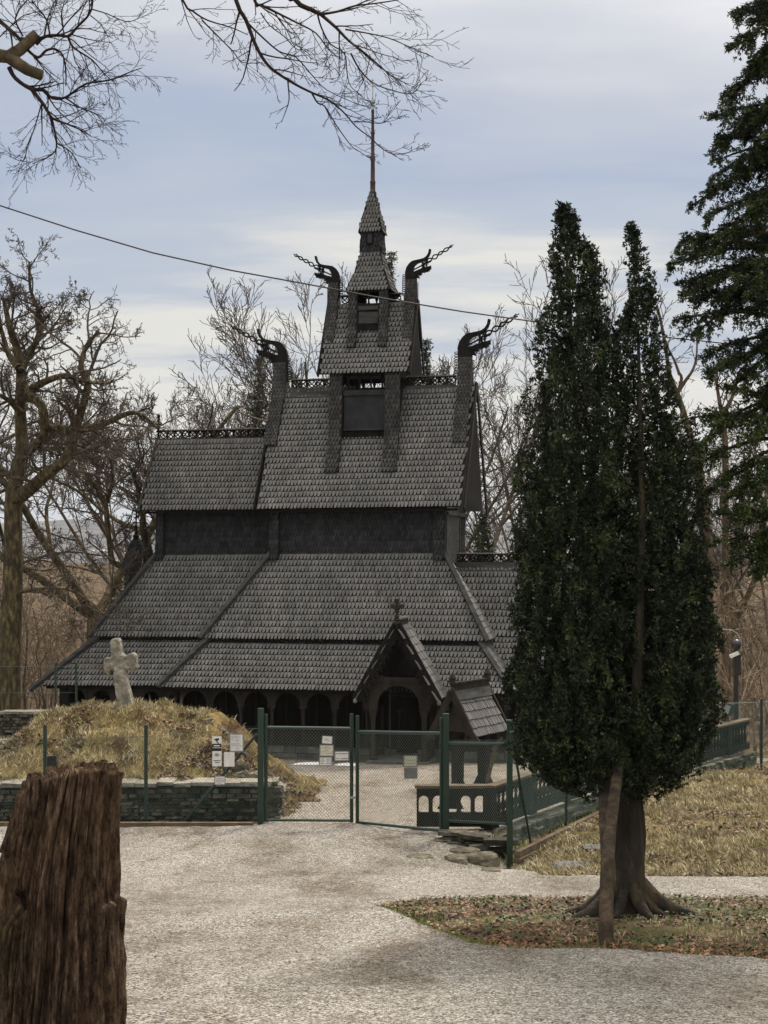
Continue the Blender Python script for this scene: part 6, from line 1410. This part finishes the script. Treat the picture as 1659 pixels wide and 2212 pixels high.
right_ = [(484,1361,1370),(510,1357,1386),(552,1354,1396),(603,1354,1404),(660,1352,1415),(690,1340,1421),(731,1326,1430),(817,1318,1444),(874,1312,1472),(1017,1308,1506),(1103,1304,1524),(1245,1300,1537),(1400,1298,1546),(1530,1298,1551),(1620,1300,1532),(1680,1318,1485),(1728,1350,1425)]
up_ = lambda L: [P(*c) for c in L]
pb = gp(1310,2046); root = empty('slender_yew', pb)
m = yew(root, left_, [15,12,6.4,7], 21, -.08)
m = MB(); o = root.location
def trunk_tube(pts, rad, n=14, flute=.12, seed=0):
    """tapering trunk with fluted, uneven bark"""
    pts = [Vector(p)-o for p in pts]; q = []; rr2 = []
    for i in range(len(pts)-1):
        for k_ in range(8): t = k_/8; q.append(pts[i].lerp(pts[i+1],t)); rr2.append(rad[i]+(rad[i+1]-rad[i])*t)
    q.append(pts[-1]); rr2.append(rad[-1]); vs = []; n = n*2
    for p, r in zip(q, rr2):
        for k_ in range(n):
            a = 2*math.pi*k_/n; f = 1+flute*(float(fbm(math.cos(a)*3.4+seed, math.sin(a)*3.4, p.z*1.1, 4))-.5)*2
            vs.append(p+Vector((math.cos(a)*r*f, math.sin(a)*r*f, 0)))
    s = len(q); return vs, [(i*n+k_, i*n+(k_+1)%n, (i+1)*n+(k_+1)%n, (i+1)*n+k_) for i in range(s-1) for k_ in range(n)]
m.add(*trunk_tube([pb-Vector((0,0,.2)), pb, P(1310,1950,12.05), P(1312,1860,12.25), P(1319,1780,12.8), P(1329,1710,13.3), P(1342,1600,13.9), P(1352,1300,14.0)], [.068,.066,.062,.06,.058,.055,.05,.04], 10, .18, 2))
m.add(*trunk_tube([P(1316,1900,12.2), P(1310,1790,12.9), P(1306,1700,13.7), P(1290,1500,13.9), P(1265,1200,14), P(1240,800,14), P(1222,540,14)], [.06,.062,.06,.045,.03,.018,.006], 10, .18, 4))
m.build('trunk', M['barkyew'], root, True); tag(root, 'left spire of dark green yew, on the slender pale stem nearest the path', 'tree')
pb = gp(1352,1978); root = empty('thick_trunked_yew', pb); o = root.location
m = yew(root, right_, [15,12,6.4,7], 22, .08); m = MB()
vs, fs = trunk_tube([pb-Vector((0,0,.25)), pb+Vector((0,0,.02)), pb+Vector((0,0,.14)), pb+Vector((.0,0,.4)), P(1356,1800,14.2), P(1350,1650,14.2), P(1376,1480,13.7), P(1388,1100,13.72), P(1378,700,13.95)], [.32,.26,.2,.175,.165,.12,.05,.03,.012], 26, .42, 7)
m.add(vs, fs)
for a, l, r in ((-2.5,.62,.07),(-.35,.62,.075),(-1.2,.42,.06),(3.0,.5,.06),(.6,.4,.06),(1.8,.4,.06),(-.75,.4,.05),(-1.9,.45,.05)):      # root flare
    d = Vector((math.cos(a),math.sin(a),0)); pts = []
    for t_ in (0,.3,.6,.85,1): 
        q = Vector((d.x*(.12+l*t_), d.y*(.12+l*t_)*.8, 0)); w = q+o; pts.append(Vector((q.x,q.y,g1(w.x,w.y)-o.z+.30*(1-t_)**2.2+.02)))
    m.tube(pts, [r*1.5,r*1.2,r,r*.7,r*.3], 9, False)
m.build('trunk', M['barkbig'], root, True); tag(root, 'right spire of dark green yew, on the thick dark trunk with flared roots', 'tree')

# evergreen with drooping sprays at the right edge
D = 14.5; tx = P(1800,1180,D).x; root = empty('evergreen_tree', (tx,D,g1(tx,D))); o = root.location
mt = MB(); mt.tube([(0,0,-.3),(0,0,2),(.05,0,6),(.0,0,10),(0,0,14)], [.3,.26,.22,.15,.05], 12, False)
tips = [(1655,-60),(1600,25),(1645,5),(1590,100),(1620,150),(1575,200),(1545,252),(1560,300),(1530,335),(1540,380),(1500,440),(1530,470),(1475,520),(1500,540),(1450,572),(1480,612),(1505,640),(1468,690),(1500,720),(1530,760),(1540,800),(1600,820),(1650,850),(1700,800),(1480,905),(1510,960),(1490,1010),(1530,1060),(1560,1110),(1540,1170),(1580,1215),(1640,1225),(1690,1210)]
Cs = []; Ds = []
Cl = []; Dl = []
def spray(a, b, n, droop=.25, w=.12, low=False):
    Cx, Dx = (Cl, Dl) if low else (Cs, Ds)
    a = Vector(a); b = Vector(b); q = []
    for i in range(9): t_ = i/8; q.append(a.lerp(b,t_)+Vector((0,0,.35*math.sin(t_*math.pi)*(b-a).length*.35-droop*0*t_)))
    mt.tube([p-o for p in q], [.03*(1-i/9)+.004 for i in range(9)], 4, False)
    for i in range(int(n/9)):
        t_ = .1+.92*rr_.random()**.6; f = min(t_,.999)*8; k_ = int(f); p = q[k_].lerp(q[k_+1],f-k_); dd = (q[k_+1]-q[k_]).normalized(); sd = perp(dd); sd.z *= .6
        g_ = (dd*.75+sd*.9+Vector((0,0,rr_.uniform(-.35,.12)))).normalized(); l = w*(1.35-t_)*rr_.uniform(1.2,2.6)
        mt.tube([p-o, p+g_*l-o], [.005,.002], 3, False)
        for j in range(9):
            s_ = (j+rr_.random())/9; g_.z -= .03; Cx.append(tuple(p+g_*l*s_+perp(g_)*.03*rr_.random())); Dx.append(tuple(g_*.8+perp(g_)*.5))
for i, (u, v) in enumerate(tips):
    dy = ((i*37)%11/11-.5)*1.8; b = P(u,v,D+dy*.4); a = Vector((tx,D,b.z+rr_.uniform(-.5,.5)+.1)); spray(a, b, 300, w=.17, low=v > 880)
    for j in range(2):
        b2 = b+Vector((rr_.uniform(.1,.6),rr_.uniform(-.9,.9),rr_.uniform(-.35,.35))); spray(a, b2, 200, w=.17, low=v > 880)
for i in range(30):       # inner and hidden sides
    z = rr_.uniform(6.0,12.2); a = rr_.uniform(-2.6,2.0); l = rr_.uniform(.7,1.9); spray((tx,D,z+.2), (tx+math.cos(a)*l,D+math.sin(a)*l,z-.1), 170, w=.16)
tufts(np.array(Cs), np.array(Ds), 8, .022,.055,.014, M['cypress'], 'crown', root, .6, root.location); tufts(np.array(Cl), np.array(Dl), 8, .022,.055,.014, M['cypress_light'], 'lower_crown', root, .6, root.location); mt.build('trunk', M['barkbig'], root, True)
tag(root, 'dark evergreen tree with drooping feathery sprays at the right edge', 'tree')

# spruces behind the church
def spruce(u, top, foot, d, wpx, label, seed):
    x = (u-829.5)/3000*d; zt = 6.1-(top-1180)/3000*d; gz = g1(x,d); root = empty('spruce_tree', (x,d,gz)); H = zt-gz; w = wpx/3000*d/2
    m = MB(); m.tube([(0,0,-.3),(0,0,H*.5),(0,0,H)], [.16,.1,.015], 7, False); C = []; Dd = []
    z = H
    while z > H*.12:
        f = (H-z)/H; L = max(.12, w*min(1,f*1.9)**.8)
        for k_ in range(7):
            a = rr_.uniform(0,2*math.pi); l = L*rr_.uniform(.7,1.1); m.tube([(0,0,z),(math.cos(a)*l,math.sin(a)*l,z-.12*l)], [.02,.006], 3, False)
            for s in range(int(7+l*26)):
                t_ = rr_.uniform(.15,1.03); C.append((x+math.cos(a)*l*t_+rr_.gauss(0,.07), d+math.sin(a)*l*t_+rr_.gauss(0,.07), gz+z-.12*l*t_-rr_.random()*.15)); Dd.append((math.cos(a),math.sin(a),-.1))
        z -= .26
    m.build('trunk', M['barkgrey'], root); tufts(np.array(C), np.array(Dd), 2, .09,.2,.05, M['spruce'], 'crown', root, .6, root.location); tag(root, label, 'tree')
spruce(560,770,1500,64,105,'brownish spruce left of the left dragon neck',1); spruce(921,735,1500,56,70,'thin-topped spruce showing right of the belfry roof',2)
spruce(1042,1110,1500,50,110,'young green spruce just right of the nave gable',3); spruce(846,545,1500,75,60,'spruce tip poking up just right of the belfry roof',4)
spruce(255,1235,1500,80,110,'dark spruce in the wood left of the apse turret',5)
# rose shoot stems on the mound crest near the church are too fine to stand alone: a few weeds
Q = np.array([(x, float(np.interp(x,[-6,-2.5],[28.8,28.0]))) for x in np.linspace(-5.2,-2.6,26)])
tag(blades('dry_stems', Q, MZ, .2,.5, .008, M['grass'], .2), 'thin dry stems standing on the mound crest', 'weeds', kind='stuff')
# ------------------------------------------------------------------ air, sky, light, camera
w = bpy.data.worlds.new('World'); sc.world = w; w.use_nodes = True; nt = w.node_tree; L = nt.links.new
for n in list(nt.nodes): nt.nodes.remove(n)
SUN_EL, SUN_AZ = R(48), R(26)       # ahead and to the right, behind thin cloud
out = nt.nodes.new('ShaderNodeOutputWorld'); bg = nt.nodes.new('ShaderNodeBackground'); L(bg.outputs[0], out.inputs[0])
sky = nt.nodes.new('ShaderNodeTexSky'); sky.sky_type = 'NISHITA'; sky.sun_disc = False; sky.sun_elevation = SUN_EL; sky.sun_rotation = SUN_AZ; sky.air_density = 1.2; sky.dust_density = 2.0
tc = nt.nodes.new('ShaderNodeTexCoord'); sep = nt.nodes.new('ShaderNodeSeparateXYZ'); L(tc.outputs['Generated'], sep.inputs[0])
def mth(op, a, b=None):
    n = nt.nodes.new('ShaderNodeMath'); n.operation = op
    for i, q in enumerate((a,b)):
        if q is None: continue
        if isinstance(q,(int,float)): n.inputs[i].default_value = q
        else: L(q, n.inputs[i])
    return n.outputs[0]
zc = mth('MAXIMUM', sep.outputs[2], 0.02); zz = mth('ADD', zc, .09)
cx = mth('DIVIDE', sep.outputs[0], zz); cy = mth('DIVIDE', sep.outputs[1], zz)
cmb = nt.nodes.new('ShaderNodeCombineXYZ'); L(cx, cmb.inputs[0]); L(cy, cmb.inputs[1])
def cn(scale, det, rough, off, st=(1,1,1)):
    mp = nt.nodes.new('ShaderNodeMapping'); mp.inputs['Location'].default_value = off; mp.inputs['Scale'].default_value = st; L(cmb.outputs[0], mp.inputs[0])
    n = nt.nodes.new('ShaderNodeTexNoise'); n.inputs['Scale'].default_value = scale; n.inputs['Detail'].default_value = det; n.inputs['Roughness'].default_value = rough; L(mp.outputs[0], n.inputs['Vector']); return n.outputs['Fac']
n1 = cn(.75, 7, .5, (3.1,1.7,0), (.55,1,1)); n2 = cn(1.5, 6, .5, (8.3,4.2,0), (.45,1,1)); n3 = cn(4.5, 8, .6, (2.3,9.2,0), (.4,1,1))
# cloud brightness by height (stratus bands) plus noise
el = nt.nodes.new('ShaderNodeMapRange'); el.inputs[1].default_value = -.02; el.inputs[2].default_value = .42; L(sep.outputs[2], el.inputs[0])
xr = mth('MULTIPLY', sep.outputs[0], .35)
s = mth('ADD', el.outputs[0], mth('MULTIPLY', mth('SUBTRACT', n1, .5), .75)); s = mth('ADD', s, mth('MULTIPLY', mth('SUBTRACT', n2, .5), .4)); s = mth('ADD', s, mth('MULTIPLY', mth('SUBTRACT', n3, .5), .22)); s = mth('ADD', s, mth('MULTIPLY', mth('MULTIPLY', xr, el.outputs[0]), 1.1))
rp = nt.nodes.new('ShaderNodeValToRGB'); e = rp.color_ramp.elements
def sr(r, g_, b): f = lambda c: ((c/255+.055)/1.055)**2.4 if c > 10 else c/255/12.92; return (f(r),f(g_),f(b),1)
stops = [(0,sr(205,210,217)),(.2,sr(220,219,217)),(.33,sr(224,222,216)),(.43,sr(184,192,205)),(.56,sr(168,180,202)),(.70,sr(190,196,208)),(.82,sr(212,214,220)),(.95,sr(236,236,238))]
while len(e) < len(stops): e.new(.5)
for i, (p, c) in enumerate(stops): e[i].position = p; e[i].color = c
L(s, rp.inputs[0])
up = nt.nodes.new('ShaderNodeMapRange'); up.inputs[1].default_value = .42; up.inputs[2].default_value = .9; L(sep.outputs[2], up.inputs[0])
# mix a little of the physical sky in behind the cloud deck
sk = nt.nodes.new('ShaderNodeVectorMath'); sk.operation = 'SCALE'; sk.inputs['Scale'].default_value = .1; L(sky.outputs[0], sk.inputs[0])
cl = nt.nodes.new('ShaderNodeVectorMath'); cl.operation = 'SCALE'; cl.inputs['Scale'].default_value = SKYK; L(rp.outputs[0], cl.inputs[0])
mx = nt.nodes.new('ShaderNodeMix'); mx.data_type = 'RGBA'; mx.inputs[0].default_value = .95; L(sk.outputs[0], mx.inputs[6]); L(cl.outputs[0], mx.inputs[7])
mz = nt.nodes.new('ShaderNodeMix'); mz.data_type = 'RGBA'; L(up.outputs[0], mz.inputs[0]); L(mx.outputs[2], mz.inputs[6]); mz.inputs[7].default_value = (ZEN, ZEN*.93, ZEN*.82, 1)   # the high cloud deck is brighter and warmer
L(mz.outputs[2], bg.inputs[0]); bg.inputs[1].default_value = 1.0
sun = bpy.data.lights.new('sun', 'SUN'); sun.energy = SUNE; sun.angle = R(8); sun.color = (1,.9,.76); so = bpy.data.objects.new('sun', sun); col.objects.link(so)
sd_ = Vector((math.sin(SUN_AZ)*math.cos(SUN_EL), math.cos(SUN_AZ)*math.cos(SUN_EL), math.sin(SUN_EL))); so.rotation_euler = sd_.to_track_quat('Z','Y').to_euler(); so.location = (20,20,40)
if HAZE:
    m, nt2, b = newmat('haze_air'); nt2.nodes.remove(b); v = nt2.nodes.new('ShaderNodeVolumePrincipled'); v.inputs['Density'].default_value = HAZE; v.inputs['Color'].default_value = (.82,.88,.97,1); v.inputs['Anisotropy'].default_value = .2
    nt2.links.new(v.outputs[0], nt2.nodes['Material Output'].inputs['Volume'])
    mb = MB(); mb.box((0,1270,45),(3700,2700,140)); hz = mb.build('haze', m); tag(hz, 'thin pale air that fades the far hills', 'haze', kind='stuff')
cam = bpy.data.cameras.new('camera'); cam.sensor_fit = 'VERTICAL'; cam.sensor_height = 24; cam.lens = 3000/2212*24; cam.shift_y = .0335; cam.clip_start = .1; cam.clip_end = 6000
co = bpy.data.objects.new('camera', cam); col.objects.link(co); co.location = (0,0,CAMZ); co.rotation_euler = (R(90),0,0); sc.camera = co
sc.render.resolution_x = 768; sc.render.resolution_y = 1024
sc.view_settings.view_transform = 'Standard'; sc.view_settings.look = 'None'; sc.view_settings.exposure = EXPO; sc.view_settings.gamma = 1
sc.cycles.volume_bounces = 0; sc.cycles.max_bounces = 6; sc.cycles.transparent_max_bounces = 8
